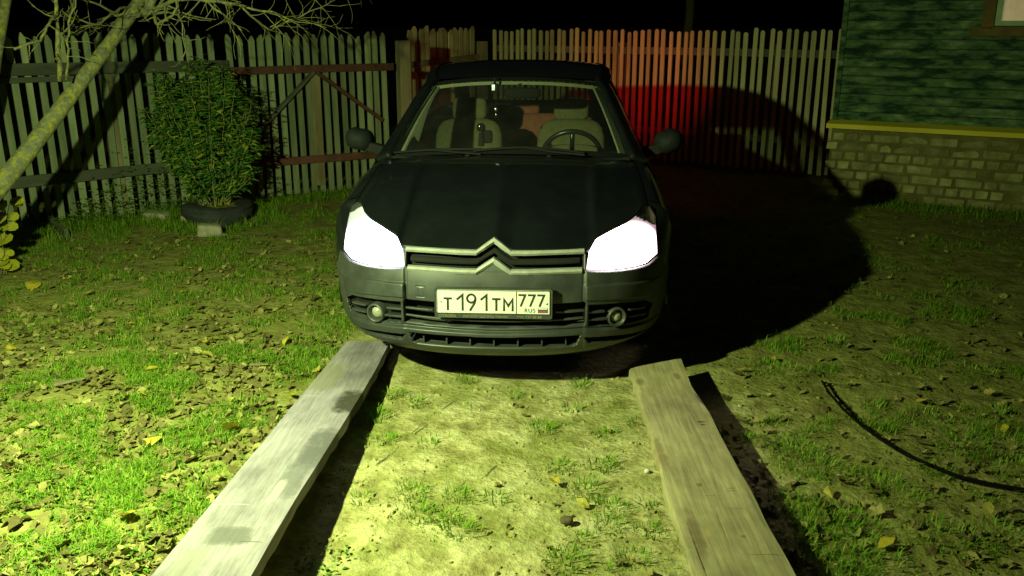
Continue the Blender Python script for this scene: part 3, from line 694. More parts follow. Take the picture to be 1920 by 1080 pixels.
    # door mirror
    mr = empty('door_mirror', (0, 0, 0), None, None); mr.parent = car
    for q in ('label', 'category'):
        if q in mr: del mr[q]
    c = Vector((s*.955, 1.60, 1.038))
    rows = []
    for a in np.linspace(0, math.pi*2, 25):
        ca, sa = math.cos(a), math.sin(a); r = []
        for v, k in ((-.085, .02), (-.08, .35), (-.065, .66), (-.035, .9), (0, 1.0), (.045, 1.0), (.06, .96)):
            ex = .086*k*(abs(ca)**.8)*math.copysign(1, ca); ez = .070*k*(abs(sa)**.85)*math.copysign(1, sa)
            r.append((c.x + ex, c.y + v, c.z + ez - .012*(ca*s < 0)*k))
        rows.append(r)
    MB().grid(rows).build('housing', M_MIRROR, mr, smooth=True)
    MB().bar([(s*.80, 1.60, .965), (s*.88, 1.60, .985), (s*.93, 1.60, 1.01)], .08, .06).build('arm', M_TRIM, mr, bevel=.01)
    MB().box((c.x, c.y + .062, c.z), (.105, .004, .085)).build('mirror_glass', M_SILVER, mr)
# ---- windscreen
def ws(s, t):
    b = rear_edge(abs(s)); b.x *= math.copysign(1, s) if s else 1; b += Vector((0, .012, .004))
    tp = Vector((s*.545, 1.95 + .09*abs(s)**2, 1.392 - .042*abs(s)**2.4))
    p = b + (tp - b)*t; p.z += .022*math.sin(math.pi*t); p.y -= .01*math.sin(math.pi*t); return p
wsg = MB().grid([[ws(s, t) for s in np.linspace(-1, 1, 33)] for t in np.linspace(0, 1, 14)]).build('windscreen', M_GLASS, car, smooth=True)
# dark painted band round the glass
for s in (-1, 1):
    MB().grid([[ws(s*(1 - k), t) + Vector((0, -.002, .002)) for k in (0, .025, .05)] for t in np.linspace(0, 1, 14)]).build('glass_border', M_BLACK, wsg)
MB().grid([[ws(s, t) + Vector((0, -.002, .002)) for s in np.linspace(-.96, .96, 31)] for t in (.945, .97, 1)]).build('glass_border', M_BLACK, wsg)
MB().grid([[ws(s, t) + Vector((0, -.002, .002)) for s in np.linspace(-.96, .96, 31)] for t in (0, .025, .055)]).build('glass_border', M_BLACK, wsg)
for (s0, s1, ta, tb) in ((-.97, -.22, .03, .035), (-.28, .60, .012, .05)):
    pts = [ws(s0 + (s1 - s0)*k, ta + (tb - ta)*math.sin(math.pi*k)) + Vector((0, -.016, .014)) for k in np.linspace(0, 1, 12)]
    w = MB().bar(pts, .014, .012).build('wiper', M_BLACK, car, bevel=.003)
    MB().bar([pts[5] + Vector((.0, -.012, .004)), pts[8] + Vector((0, -.03, -.012)), rear_edge(.3) + Vector((pts[11].x - rear_edge(.3).x, -.02, .01))], .016, .01).build('wiper_arm', M_TRIM, w)
# ---- roof, rear glass, tail
RC = curve([(1.94, 1.392), (2.1, 1.425), (2.35, 1.456), (2.7, 1.474), (3.0, 1.468), (3.3, 1.44), (3.5, 1.405)])
rows = []
for y in np.linspace(1.955, 3.5, 30):
    xr = float(RX(max(y, 1.96))) + .012; r = []
    for q in np.linspace(-1, 1, 33):
        dy = .085*abs(q)**2*(max(0, (2.5 - y)/.55)); edge_z = float(RZc(y + dy)) + .022
        r.append((q*xr, y + dy, edge_z + (float(RC(y)) - edge_z)*(1 - abs(q)**2.6)))
    rows.append(r)
MB().grid(rows).build('roof', M_PAINT, car, smooth=True)
rg = MB().grid([[(q*(.56 + .04*t), 3.5 + .75*t + .05*abs(q)**2, 1.405 - .05*abs(q)**2*(1-t) - .33*t + .03*math.sin(math.pi*t)) for q in np.linspace(-1, 1, 15)] for t in np.linspace(0, 1, 10)])
rg.build('rear_window', M_GLASS2, car, smooth=True)
def ry(x, z, W, y0): q = min(.999, abs(x)/W); return y0 - .40*(1 - (1 - q**2.6)**(1/2.6))
hat = MB().grid([[(q*.70, 4.26 + (ry(q*.70, 1, .86, 4.70) - 4.26)*t, 1.07 - .03*t - .012*abs(q)) for q in np.linspace(-1, 1, 21)] for t in (0, .5, 1)])
hat.grid([[(q*.72, ry(q*.72, z, .86, 4.70 + .03*(1.04 - z)), z) for q in np.linspace(-1, 1, 21)] for z in np.linspace(1.04, .62, 8)])
hat.build('hatch', M_PAINT, car, smooth=True)
MB().grid([[(sx_*.86, ry(sx_*.86, z, .875, 4.745), z) for sx_ in np.sin(np.linspace(-1, 1, 31)*math.pi/2)] for z in np.linspace(.70, .22, 8)]).build('rear_bumper', M_BUMPER, car, smooth=True)
for s in (-1, 1):
    t_ = MB().grid([[(s*x, ry(x, z, .87, 4.725), z) for x in np.linspace(.56, .80, 10)] for z in np.linspace(.72, .97, 7)]).build('tail_lamp', M_TAIL, car, smooth=True)
    MB().grid([[(s*x, ry(x, z, .87, 4.725) - .05, z) for x in np.linspace(.53, .83, 8)] for z in np.linspace(.69, 1.0, 5)]).build('lamp_back_shield', M_BLACK, t_)  # black sheet added to stop the lamp glowing into the car
    sl = bpy.data.lights.new('tail_beam', 'SPOT'); sl.energy = 150 if s > 0 else 13; sl.color = (1.0, .012, .02); sl.spot_size = R(44); sl.spot_blend = 1.0; sl.shadow_soft_size = .06
    so_ = link('tail_beam', sl, t_); so_.location = (s*.68, 4.76, .85); so_.rotation_euler = (R(97), 0, R(-11) if s > 0 else R(4))
MB().box((0, 4.742, .82), (.53, .004, .12)).build('rear_plate', flat('plate_back', (.6, .6, .55), .5), car)
# ---- underbody, wheels
MB().box((0, 2.4, .30), (1.5, 3.6, .16)).build('underbody', M_BLACK, car)  # dark floor pan box, put in to block light under the body
MB().box((0, .72, .52), (1.10, .9, .42)).build('bay_filler', M_BLACK, car)  # black box added behind the headlights so the panel gaps look dark
MB().add([(-.8, 1.28, .9), (.8, 1.28, .9), (.8, 1.28, .25), (-.8, 1.28, .25)], [(0, 1, 2, 3)]).build('bulkhead', M_BLACK, car, solid=.02)
for (wy, sx) in ((.97, -1), (.97, 1), (3.72, -1), (3.72, 1)):
    w = MB(); prof = [(.20, -.085), (.29, -.092), (.318, -.075), (.325, -.045), (.325, .045), (.318, .075), (.29, .092), (.20, .085)]
    w.grid([[(sx*.735 + h, wy + r*math.cos(a), .325 + r*math.sin(a)) for r, h in prof] for a in np.linspace(0, 2*math.pi, 41)])
    wo_ = w.build('wheel', M_TYRE, car, smooth=True)
    rm = MB(); rm.grid([[(sx*.735 + sx*h, wy + r*math.cos(a), .325 + r*math.sin(a)) for r, h in ((.205, .09), (.19, .06), (.17, .05), (.06, .055), (.01, .07))] for a in np.linspace(0, 2*math.pi, 31)])
    for k in range(7):
        a = k*2*math.pi/7; rm.bar([(sx*.805, wy + .05*math.cos(a), .325 + .05*math.sin(a)), (sx*.81, wy + .195*math.cos(a), .325 + .195*math.sin(a))], .03, .02, up=(1, 0, 0))
    rm.build('rim', M_SILVER, wo_)
# ---- interior
MB().grid([[(x, y, z) for x in np.linspace(-.70, .70, 15)] for (y, z) in ((1.27, .965), (1.45, .975), (1.62, .965), (1.70, .93), (1.72, .80), (1.74, .5))]).build('dashboard', M_DASH, car, smooth=True)
MB().grid([[(.37 + .2*math.sin(a), 1.52 + .17*t, .965 + (.055 - .02*t)*math.cos(a)) for a in np.linspace(-1.5, 1.5, 12)] for t in (0, .5, 1)]).build('instrument_hood', M_DASH, car, smooth=True)
MB().box((0, 2.6, .42), (1.5, 2.9, .06)).build('cabin_floor', M_DASH, car)
sw = MB(); cq = Matrix.Rotation(R(-62), 3, 'X'); cc = Vector((.37, 1.87, .905)); 
sw.tube([cc + cq @ Vector((.185*math.cos(a), .185*math.sin(a), 0)) for a in np.linspace(0, 2*math.pi, 37)], .016, 10, caps=False)
for a in (.0, math.pi, -math.pi/2): sw.bar([cc + cq @ Vector((.03*math.cos(a), .03*math.sin(a), -.01)), cc + cq @ Vector((.18*math.cos(a), .18*math.sin(a), 0))], .03, .015)
sw.build('steering_wheel', flat('wheel_leather', (.02, .02, .02), .3), car, smooth=True)
def cushion(c, s, rot=None, e=.45, n=20):
    """rounded box"""
    mb = MB(); rows = []
    pw = lambda v: math.copysign(abs(v)**e, v)
    for i in range(n//2 + 1):
        ph = -math.pi/2 + math.pi*i/(n//2); r = []
        for k in range(n):
            th_ = 2*math.pi*k/n; v = Vector((s[0]/2*pw(math.cos(ph))*pw(math.cos(th_)), s[1]/2*pw(math.cos(ph))*pw(math.sin(th_)), s[2]/2*pw(math.sin(ph))))
            r.append(Vector(c) + (rot @ v if rot else v))
        rows.append(r)
    mb.grid(rows, 0, True); return mb
tilt = Matrix.Rotation(R(-16), 3, 'X')
for sx in (-.37, .37):
    st = cushion((sx, 2.56, .76), (.50, .16, .62), tilt).build('front_seat', M_CREAM, car, smooth=True)
    cushion((sx, 2.30, .52), (.50, .52, .16)).build('seat_cushion', M_CREAM, st, smooth=True)
    cushion((sx, 2.665, 1.125), (.255, .11, .165), tilt).build('headrest', M_CREAM, st, smooth=True)
rs = cushion((0, 3.42, .74), (1.32, .16, .58), tilt).build('rear_seat', M_SALMON, car, smooth=True)
for sx in (-.42, 0, .42): cushion((sx, 3.50, 1.05), (.24, .08, .11), tilt, .6).build('headrest', M_SALMON, rs, smooth=True)
cushion((0, 3.15, .50), (1.3, .5, .16)).build('seat_cushion', M_SALMON, rs, smooth=True)
MB().box((0, 3.9, .985), (1.5, .8, .02)).build('parcel_shelf', M_TRIM, car)  # shelf added to screen the cabin from tail-lamp red
MB().box((0, 4.27, .65), (1.5, .02, .74)).build('tail_glow_baffle', M_TRIM, car)  # added wall that keeps tail-lamp light out of the cabin
for s in (-1, 1): MB().grid([[(s*(.755 - .02*(z - .5)), y, z) for z in (.3, .6, .955)] for y in (1.4, 2.4, 3.4, 4.26)]).build('door_lining', M_DASH, car)  # inner side panels, also added against the red light from the tail
# light trim along the inner edge of the glass and inside the pillars
for s in (-1, 1):
    MB().bar([ws(s*.935, t) + Vector((-s*.004, .045, -.015)) for t in np.linspace(.04, .985, 12)], .05, .012, up=(s*.6, -.5, .6)).build('pillar_trim', M_CREAM2, car)
    MB().bar([(s*.74, 2.43, .93), (s*.665, 2.42, 1.15), (s*.56, 2.4, 1.36)], .07, .02, up=(s, -.7, .2)).build('pillar_trim', M_CREAM2, car)
MB().bar([ws(q, .93) + Vector((0, .05, -.012)) for q in np.linspace(-.93, .93, 15)], .035, .02).build('header_trim', M_CREAM2, car)
MB().grid([[(q*.53, y, float(RC(y)) - .045 - .03*q*q) for q in np.linspace(-1, 1, 9)] for y in np.linspace(2.06, 3.46, 8)]).build('headliner', flat('headliner_grey', (.10, .10, .085), .9), car)
rm_ = MB().bar([ws(.0, .95) + Vector((.03, .03, -.01)), (.03, 1.93, 1.315)], .02, .02).build('mirror_stalk', M_BLACK, car)
rvm = cushion((.045, 1.93, 1.295), (.24, .035, .07), None, .5).build('rear_view_mirror', M_BLACK, car, smooth=True)
# things fixed to the glass
def at_car(px, py, y):
    o = CINV @ EYE; d = CINV.to_3x3() @ ray(px, py); p = o + d*((y - o.y)/d.y); return CINV.inverted() @ p
p = at_car(928, 166, 1.86)
dc = empty('dash_camera', p, 'small black dash camera with a bright lens high on the windscreen', 'camera')
MB().box((0, 0, 0), (.045, .04, .06)).build('body', M_BLACK, dc, bevel=.006)
MB().box((-.010, -.023, .008), (.018, .006, .034)).build('screen', glow('dash_cam_light', (.8, 1, .8), .9), dc)
MB().tube([(0, 0, .03), (0, -.01, .07)], .008, 8).build('mount', M_BLACK, dc)
p = at_car(930, 205, 1.87)
hg = empty('hanging_ornament', p, 'small shiny ornament hanging below the dash camera', 'ornament')
MB().tube([(0, 0, .08), (0, 0, .02)], .0015, 5).build('cord', M_BLACK, hg)
cushion((0, 0, 0), (.022, .012, .03), None, .8, 12).build('pendant', M_SILVER, hg, smooth=True)
cushion((0, 0, -.035), (.012, .012, .03), None, .8, 12).build('tassel', M_SILVER, hg, smooth=True)
p = at_car(902, 243, 1.55)
ph = empty('phone_holder', p, 'round black phone holder on the dashboard behind the windscreen', 'phone holder')
MB().tube([(0, 0, -.10), (0, 0, -.02)], [.02, .014], 10).build('stem', M_BLACK, ph)
cushion((0, 0, .012), (.055, .03, .055), None, .9, 16).build('suction_disc', flat('gloss_black', (.015, .015, .015), .12), ph, smooth=True)
cushion((.035, .02, -.045), (.07, .03, .08), None, .4, 14).build('clamp', M_BLACK, ph, smooth=True)
# ---- registration plate
cP = front_pt(925.5, 566); px0 = cP.x
plate = empty('registration_plate', (0, 0, 0), None, None); plate.parent = car
for q in ('label', 'category'):
    if q in plate: del plate[q]
plate.location = (px0, float(Fy(px0, cP.z)) - .022, cP.z); plate.rotation_euler = (R(-2), 0, 0)
M_PLATE = mat('plate_white', [(0.3, (0.70, 0.70, 0.66)), (0.7, (0.80, 0.80, 0.77))], 30, 0.45)
M_INK = flat('plate_ink', (0.03, 0.032, 0.03), 0.5)
W_, H_ = .520, .112; ZT = .062; ZB = ZT - H_
def rrect(x0, x1, z0, z1, r, y, n=5):
    pts = []
    for cx_, cz_, a0 in ((x1-r, z1-r, 0), (x0+r, z1-r, 90), (x0+r, z0+r, 180), (x1-r, z0+r, 270)):
        for k in range(n): a = R(a0 + 90*k/(n-1)); pts.append((cx_ + r*math.cos(a), y, cz_ + r*math.sin(a)))
    return pts
def slab(name, x0, x1, z0, z1, r, ya, yb, m):
    a, b = rrect(x0, x1, z0, z1, r, ya), rrect(x0, x1, z0, z1, r, yb); n = len(a)
    return MB().add(a + b, [tuple(range(n)), tuple(range(2*n-1, n-1, -1))] + [(i, i+n, (i+1) % n + n, (i+1) % n) for i in range(n)]).build(name, m, plate)
slab('plate_holder', -.270, .270, ZB - .0225, ZT + .009, .010, .0, .02, M_BUMPER)
slab('plate_face', -.260, .260, ZB, ZT, .007, -.0025, .001, M_PLATE)
def stroke(name, polys, th=.0095, m=M_INK):
    mb = MB()
    for poly in polys:
        pts = [Vector((x/1000 - .26, 0, ZT - z/1000)) for x, z in poly]
        for i in range(len(pts)):
            pass
        n = len(pts); A_, B_ = [], []
        for i in range(n):
            d0 = (pts[i] - pts[i-1]).normalized() if i > 0 else None
            d1 = (pts[i+1] - pts[i]).normalized() if i < n-1 else None
            t = (d0 or d1) if (d0 is None or d1 is None) else (d0 + d1).normalized()
            nn = Vector((-t.z, 0, t.x)); k = 1.0
            if d0 is not None and d1 is not None: k = 1/max(.45, nn.dot(Vector((-d0.z, 0, d0.x))))
            A_.append(pts[i] + nn*th/2*k); B_.append(pts[i] - nn*th/2*k)
        rows = []
        for a, b in zip(A_, B_): rows.append([(a.x, -.0018, a.z), (a.x, -.0042, a.z), (b.x, -.0042, b.z), (b.x, -.0018, b.z)])
        mb.grid(rows)
        for r in (0, -1): mb.add(rows[r], [(0, 1, 2, 3)])
    return mb.build(name, m, plate)
def ch_T(x): return [[(x, 41), (x + 38, 41)], [(x + 19, 42), (x + 19, 97)]]
def ch_1(x): return [[(x, 46), (x + 27, 23), (x + 27, 98)]]
def ch_9(x):
    c = [(x + 22 + 19*math.cos(R(a)), 40 + 19.5*math.sin(R(a))) for a in range(20, -341, -20)]
    return [c, [(x + 41, 40), (x + 40.5, 50), (x + 36, 64), (x + 15, 98)]]
def ch_M(x): return [[(x + 4.5, 97), (x + 4.5, 41), (x + 24, 72), (x + 43.5, 41), (x + 43.5, 97)]]
def ch_7(x): return [[(x, 20), (x + 31, 20), (x + 10, 74)]]
for nm, g in (('letter', ch_T(32)), ('digit', ch_1(92)), ('digit', ch_9(137)), ('digit', ch_1(202)), ('letter', ch_T(255)), ('letter', ch_M(305))): stroke(nm, g)
for x in (375, 418, 461): stroke('digit', ch_7(x), .0085)
stroke('divider', [[(366, 1), (366, 111)]], .003)
stroke('border', [[(2, 2), (518, 2), (518, 110), (2, 110), (2, 2)]], .002)
for i, c in enumerate(((.75, .75, .72), (.04, .07, .28), (.50, .06, .03))):
    z0 = 80 + i*7.3; stroke('flag_stripe', [[(466, z0 + 3.6), (508, z0 + 3.6)]], .0073, flat('flag_%d' % i, c, .5))
stroke('flag_edge', [[(465, 79.5), (509, 79.5), (509, 102.5), (465, 102.5), (465, 79.5)]], .0012)
for x, z in ((18, 56), (505, 60)):
    cushion((x/1000 - .26, -.004, ZT - z/1000), (.010, .006, .010), None, .9, 10).build('bolt', M_SILVER, plate, smooth=True)
def text(s, size, x, z, m, spacing=1.0, name='lettering'):
    cu = bpy.data.curves.new('t', 'FONT'); cu.body = s; cu.size = size; cu.extrude = .0006; cu.space_character = spacing; cu.align_x = 'LEFT'
    to = bpy.data.objects.new('t', cu); COL.objects.link(to)
    dg = bpy.context.evaluated_depsgraph_get(); me = bpy.data.meshes.new_from_object(to.evaluated_get(dg))
    bpy.data.objects.remove(to, do_unlink=True); me.materials.clear(); me.materials.append(m)
    o = link(name, me, plate); o.location = (x, -.0035, z); o.rotation_euler = (R(90), 0, 0); return o
text('RUS', .0265, .402 - .26, ZT - .1015, M_INK, 1.15)
M_SIGN = flat('holder_lettering', (.24, .24, .14), .6)
for s_, x, sp in (('CITROËN', -.252, 1.0), ('АвтоСпецЦентр Химки', -.140, 1.0), ('тел. 737 88 88', .108, 1.0)):
    o = text(s_, .0185, x, ZB - .0185, M_SIGN, sp); o.location.y = -.0008
# ================================================================== planks
def plank_mesh(Le, Re, thick, name, mats, label, cat='plank', rough=.004, seed=1):
    """Le/Re: matching lists of left and right top-edge points, far to near"""
    rnd = random.Random(seed); n = len(Le); rows = []
    for i in range(n):
        a, b = Vector(Le[i]), Vector(Re[i]); r = []
        nrm = Vector((0, 0, 1)); K = 9
        for k in range(K):
            q = k/(K-1); p = a + (b - a)*q
            p.z += .0025*mnoise.noise(Vector((q*3 + seed, i*.22, 0))) - (.004 if k in (0, K-1) else 0)
            r.append(p)
        r.append(b + Vector((rnd.uniform(0, rough), 0, -.012))); r.append(b + Vector((rnd.uniform(-rough, rough), 0, -thick)))
        r.append(a + Vector((rnd.uniform(-rough, rough), 0, -thick))); r.append(a + Vector((-rnd.uniform(0, rough), 0, -.012)))
        rows.append(r)
    m = len(rows[0]); mb = MB().grid(rows, 0, True); e = (n-1)*m
    mb.f.append(tuple(range(m))); mb.m.append(0); mb.f.append(tuple(e + k for k in range(m))[::-1]); mb.m.append(0)
    o = mb.build(name, mats); shade_auto(o, 40); return tag(o, label, cat)
def resample(pts, n):
    pts = [Vector(p) for p in pts]; d = [0]
    for i in range(1, len(pts)): d.append(d[-1] + (pts[i] - pts[i-1]).length)
    return [Vector([float(np.interp(t, d, [p[c] for p in pts])) for c in range(3)]) for t in np.linspace(0, d[-1], n)]
def wood(name, lo_c, mid_c, hi_c, ang, stains=(), expo=2.0):
    m, t, N, L, B = newmat(name)
    tc = N.new('ShaderNodeTexCoord'); mp = N.new('ShaderNodeMapping'); mp.inputs['Rotation'].default_value = (0, 0, -ang); L.new(tc.outputs['Object'], mp.inputs['Vector']); P = mp.outputs[0]
    g = noise_node(N, L, P, 75, 9, .72, (1, .035, 1)); b = noise_node(N, L, P, 5, 6, .65, (1, .5, 1))
    r1 = ramp(N, [(.3, lo_c), (.5, mid_c), (.7, hi_c)]); L.new(g.outputs[0], r1.inputs[0])
    r2 = ramp(N, [(.3, (.55, .55, .55)), (.62, (1.1, 1.1, 1.1))]); L.new(b.outputs[0], r2.inputs[0])
    c = mixc(N, L, 1.0, r1.outputs[0], r2.outputs[0], 'MULTIPLY')
    sx = N.new('ShaderNodeSeparateXYZ'); L.new(P, sx.inputs[0]); wob = noise_node(N, L, P, 24, 5, .65)
    for (cx_, cy_, hx, hy, colr, amt) in stains:
        sq = None
        for ax, c0, hh in ((0, cx_, hx), (1, cy_, hy)):
            sb = N.new('ShaderNodeMath'); sb.operation = 'SUBTRACT'; L.new(sx.outputs[ax], sb.inputs[0]); sb.inputs[1].default_value = c0
            dv = N.new('ShaderNodeMath'); dv.operation = 'DIVIDE'; L.new(sb.outputs[0], dv.inputs[0]); dv.inputs[1].default_value = hh
            pw = N.new('ShaderNodeMath'); pw.operation = 'POWER'; pw.inputs[1].default_value = expo
            ab = N.new('ShaderNodeMath'); ab.operation = 'ABSOLUTE'; L.new(dv.outputs[0], ab.inputs[0]); L.new(ab.outputs[0], pw.inputs[0])
            if sq is None: sq = pw.outputs[0]
            else:
                ad = N.new('ShaderNodeMath'); ad.operation = 'ADD'; L.new(sq, ad.inputs[0]); L.new(pw.outputs[0], ad.inputs[1]); sq = ad.outputs[0]
        wb = N.new('ShaderNodeMath'); wb.operation = 'MULTIPLY_ADD'; L.new(wob.outputs[0], wb.inputs[0]); wb.inputs[1].default_value = 2.2; L.new(sq, wb.inputs[2])
        mr = N.new('ShaderNodeMapRange'); L.new(wb.outputs[0], mr.inputs[0]); mr.inputs[1].default_value = 2.2; mr.inputs[2].default_value = 1.2; acc = mr.outputs[0]
        mu = N.new('ShaderNodeMath'); mu.operation = 'MULTIPLY'; L.new(acc, mu.inputs[0]); mu.inputs[1].default_value = amt
        c = mixc(N, L, mu.outputs[0], c, colr)
    L.new(c, B.inputs['Base Color']); B.inputs['Roughness'].default_value = .88; B.inputs['Specular IOR Level'].default_value = .2
    bp = N.new('ShaderNodeBump'); bp.inputs['Strength'].default_value = .35; bp.inputs['Distance'].default_value = .006; L.new(g.outputs[0], bp.inputs['Height']); L.new(bp.outputs[0], B.inputs['Normal'])
    return m
PL = dict(z=.075, slope=-.058, y0=4.25)
Ll = [ground_at(a, b, **PL) for a, b in ((648, 640), (600, 698), (560, 745), (480, 842), (398, 940), (336, 1014), (281, 1080))]
Rl = [ground_at(a, b, **PL) for a, b in ((731, 640), (704, 692), (680, 733), (626, 820), (566, 914), (515, 999), (469, 1080))]
Ll.append(Ll[-1] + (Ll[-1] - Ll[-3])*1.1); Rl.append(Rl[-1] + (Rl[-1] - Rl[-3])*1.1)
a_l = math.atan2(-(Rl[0].x - Rl[-1].x), (Rl[0].y - Rl[-1].y))
def stain(px, py, ang, plane, hx, hy, colr, amt):
    v = Matrix.Rotation(-ang, 3, 'Z') @ ground_at(px, py, **plane); return (v.x, v.y, hx, hy, colr, amt)
ST = [stain(655, 752, a_l, PL, .062, .15, (.045, .042, .03), .92), stain(597, 838, a_l, PL, .06, .20, (.11, .105, .115), .85), stain(545, 900, a_l, PL, .05, .16, (.14, .135, .14), .7), stain(430, 1005, a_l, PL, .075, .06, (.12, .115, .11), .8), stain(600, 705, a_l, PL, .12, .22, (.24, .225, .13), .5), stain(420, 945, a_l, PL, .09, .004, (.5, .47, .45), .8), stain(470, 1015, a_l, PL, .04, .003, (.10, .09, .09), .8), stain(585, 742, a_l, PL, .05, .004, (.42, .4, .3), .8), stain(520, 920, a_l, PL, .02, .09, (.40, .37, .40), .8), stain(350, 1060, a_l, PL, .05, .09, (.26, .24, .22), .5)]
M_WOODG = wood('grey_plank_wood', (.21, .18, .20), (.30, .265, .31), (.38, .345, .41), a_l, ST, 5.0)
plank_mesh(resample(Ll, 46), resample(Rl, 46), .05, 'plank', M_WOODG, 'smooth grey plank with dark wet stains, under the car\'s cool white headlight', seed=3)
PR = dict(z=.115, slope=-.02, y0=4.2)
Lr = [ground_at(a, b, **PR) for a, b in ((1182, 690), (1207, 762), (1233, 844), (1247, 905), (1264, 954), (1286, 1019), (1300, 1080))]
Rr = [ground_at(a, b, **PR) for a, b in ((1277, 671), (1296, 721), (1331, 774), (1351, 815), (1382, 872), (1413, 925), (1437, 978), (1470, 1035), (1494, 1080))]
Lr.append(Lr[-1] + Vector((.02, -.9, .02))); Rr.append(Rr[-1] + Vector((.03, -.9, .02)))
a_r = math.atan2(-(Rr[0].x - Rr[-2].x), (Rr[0].y - Rr[-2].y))
SR = [stain(x, y, a_r, PR, hx, hy, c_, a_) for (x, y, hx, hy, c_, a_) in (
      (1200, 715, .022, .05, (.12, .09, .04), .6), (1269, 705, .018, .05, (.10, .075, .03), .6), (1313, 791, .022, .008, (.06, .045, .02), .9), (1318, 796, .012, .008, (.05, .04, .02), .9), (1240, 850, .022, .16, (.19, .125, .06), .65),
      (1312, 909, .014, .018, (.12, .09, .045), .8), (1305, 1000, .022, .16, (.16, .10, .06), .65), (1393, 1006, .012, .012, (.13, .10, .05), .7), (1326, 997, .012, .03, (.50, .36, .12), .7), (1370, 915, .018, .003, (.11, .08, .04), .9), (1371, 920, .018, .003, (.11, .08, .04), .9),
      (1350, 980, .002, .16, (.13, .10, .05), .8), (1435, 1040, .07, .003, (.15, .11, .06), .7), (1330, 930, .05, .002, (.15, .12, .06), .7), (1380, 953, .04, .002, (.15, .12, .06), .7), (1310, 1040, .003, .2, (.06, .045, .025), .9))]
M_WOODB = wood('tan_plank_wood', (.26, .22, .115), (.40, .345, .19), (.54, .475, .28), a_r, SR)
plank_mesh(resample(Lr, 46), resample(Rr, 46), .055, 'plank', M_WOODB, 'tan rough-edged plank with cracks, running from the car\'s pinkish headlight towards the camera', rough=.008, seed=8)
# sleepers that carry the near ends of the planks
for pts_, ww in ((( Ll[-1] + Rl[-1])/2, .42), ((Lr[-1] + Rr[-1])/2, .40)):
    h = pts_.z - .055 + .03
    o = MB().box((pts_.x, pts_.y + .12, h/2 - .04), (ww, .14, h + .02)).build('sleeper', M_POST, None, bevel=.01)
    tag(o, 'thick wooden sleeper under the near end of the %s plank' % ('grey' if pts_.x < 0 else 'tan'), 'sleeper')

# ================================================================== black twig
tw = [ground_at(a, b, .014) for a, b in ((1541, 714), (1556, 738), (1582, 768), (1615, 797), (1652, 824), (1700, 853), (1745, 873), (1795, 893), (1850, 907), (1920, 919), (2020, 935), (2150, 950))]
twr = list(np.linspace(.005, .011, len(tw)))
mb = MB().tube(resample(tw, 40), list(np.interp(np.linspace(0, 1, 40), np.linspace(0, 1, len(tw)), twr)) , 8)
for k in range(26):
    i = random.uniform(0, len(tw) - 1.01); a, b = tw[int(i)], tw[int(i) + 1]; p = a + (b - a)*(i - int(i)); d = (b - a).normalized()
    side = d.cross(Vector((0, 0, 1))) * random.choice((-1, 1)) + Vector((0, 0, random.uniform(.1, .8)))
    mb.tube([p, p + (side.normalized()*.75 - d*.6)*random.uniform(.014, .03)], [.008, .002], 5)
o = mb.build('bare_twig', mat('black_bark', [(.3, (.003, .003, .003)), (.7, (.008, .007, .006))], 40, .95, bump=.3, spec=.05), smooth=True)
tag(o, 'thin black budded twig curving over the dim soil beside the tan plank', 'twig')

# ================================================================== leaning tree
def bark(name, lich):
    m, t, N, L, B = newmat(name)
    tc = N.new('ShaderNodeTexCoord'); P = tc.outputs['Object']; n1 = noise_node(N, L, P, 22, 7, .75); n2 = noise_node(N, L, P, 20, 8, .75)
    r1 = ramp(N, [(.3, (.08, .085, .05)), (.55, (.20, .21, .115)), (.75, (.32, .33, .19))]); L.new(n1.outputs[0], r1.inputs[0])
    r2 = ramp(N, [(.5 - lich*.1, (0, 0, 0)), (.6, (1, 1, 1))]); L.new(n2.outputs[0], r2.inputs[0])
    c = mixc(N, L, r2.outputs[0], r1.outputs[0], (.36, .33, .03)); L.new(c, B.inputs['Base Color']); B.inputs['Roughness'].default_value = .95
    bp = N.new('ShaderNodeBump'); bp.inputs['Strength'].default_value = .7; bp.inputs['Distance'].default_value = .012; L.new(n1.outputs[0], bp.inputs['Height']); L.new(bp.outputs[0], B.inputs['Normal'])
    return m
M_BARK = bark('lichen_bark', .05); M_BARK2 = bark('greenish_bark', .1)
tree = empty('leaning_tree', (-3.77, 5.2, 0), 'slanting bare tree with yellow lichen on its trunk, in front of the grey picket fence', 'tree')
TO = Vector(tree.location)
def tpts(pts): return [Vector(p) - TO for p in pts]
tr = [(-3.80, 5.12, -.1), (-3.72, 5.27, .15), (-3.52, 5.62, .50), (-3.33, 5.98, .84), (-3.15, 6.3, 1.18), (-2.92, 6.71, 1.625), (-2.78, 6.98, 1.92), (-2.68, 7.15, 2.15), (-2.5, 7.3, 2.5), (-2.45, 7.35, 3.0)]
rr = [.085, .076, .066, .060, .055, .051, .048, .044, .036, .026]
q = resample(tr, 40); rq = np.interp(np.linspace(0, 1, 40), np.linspace(0, 1, 10), rr)
rq = [r*(1 + .09*mnoise.noise(Vector((i*.5, 0, 3)))) for i, r in enumerate(rq)]
MB().tube(tpts(q), rq, 12).build('trunk', M_BARK, tree, smooth=True)
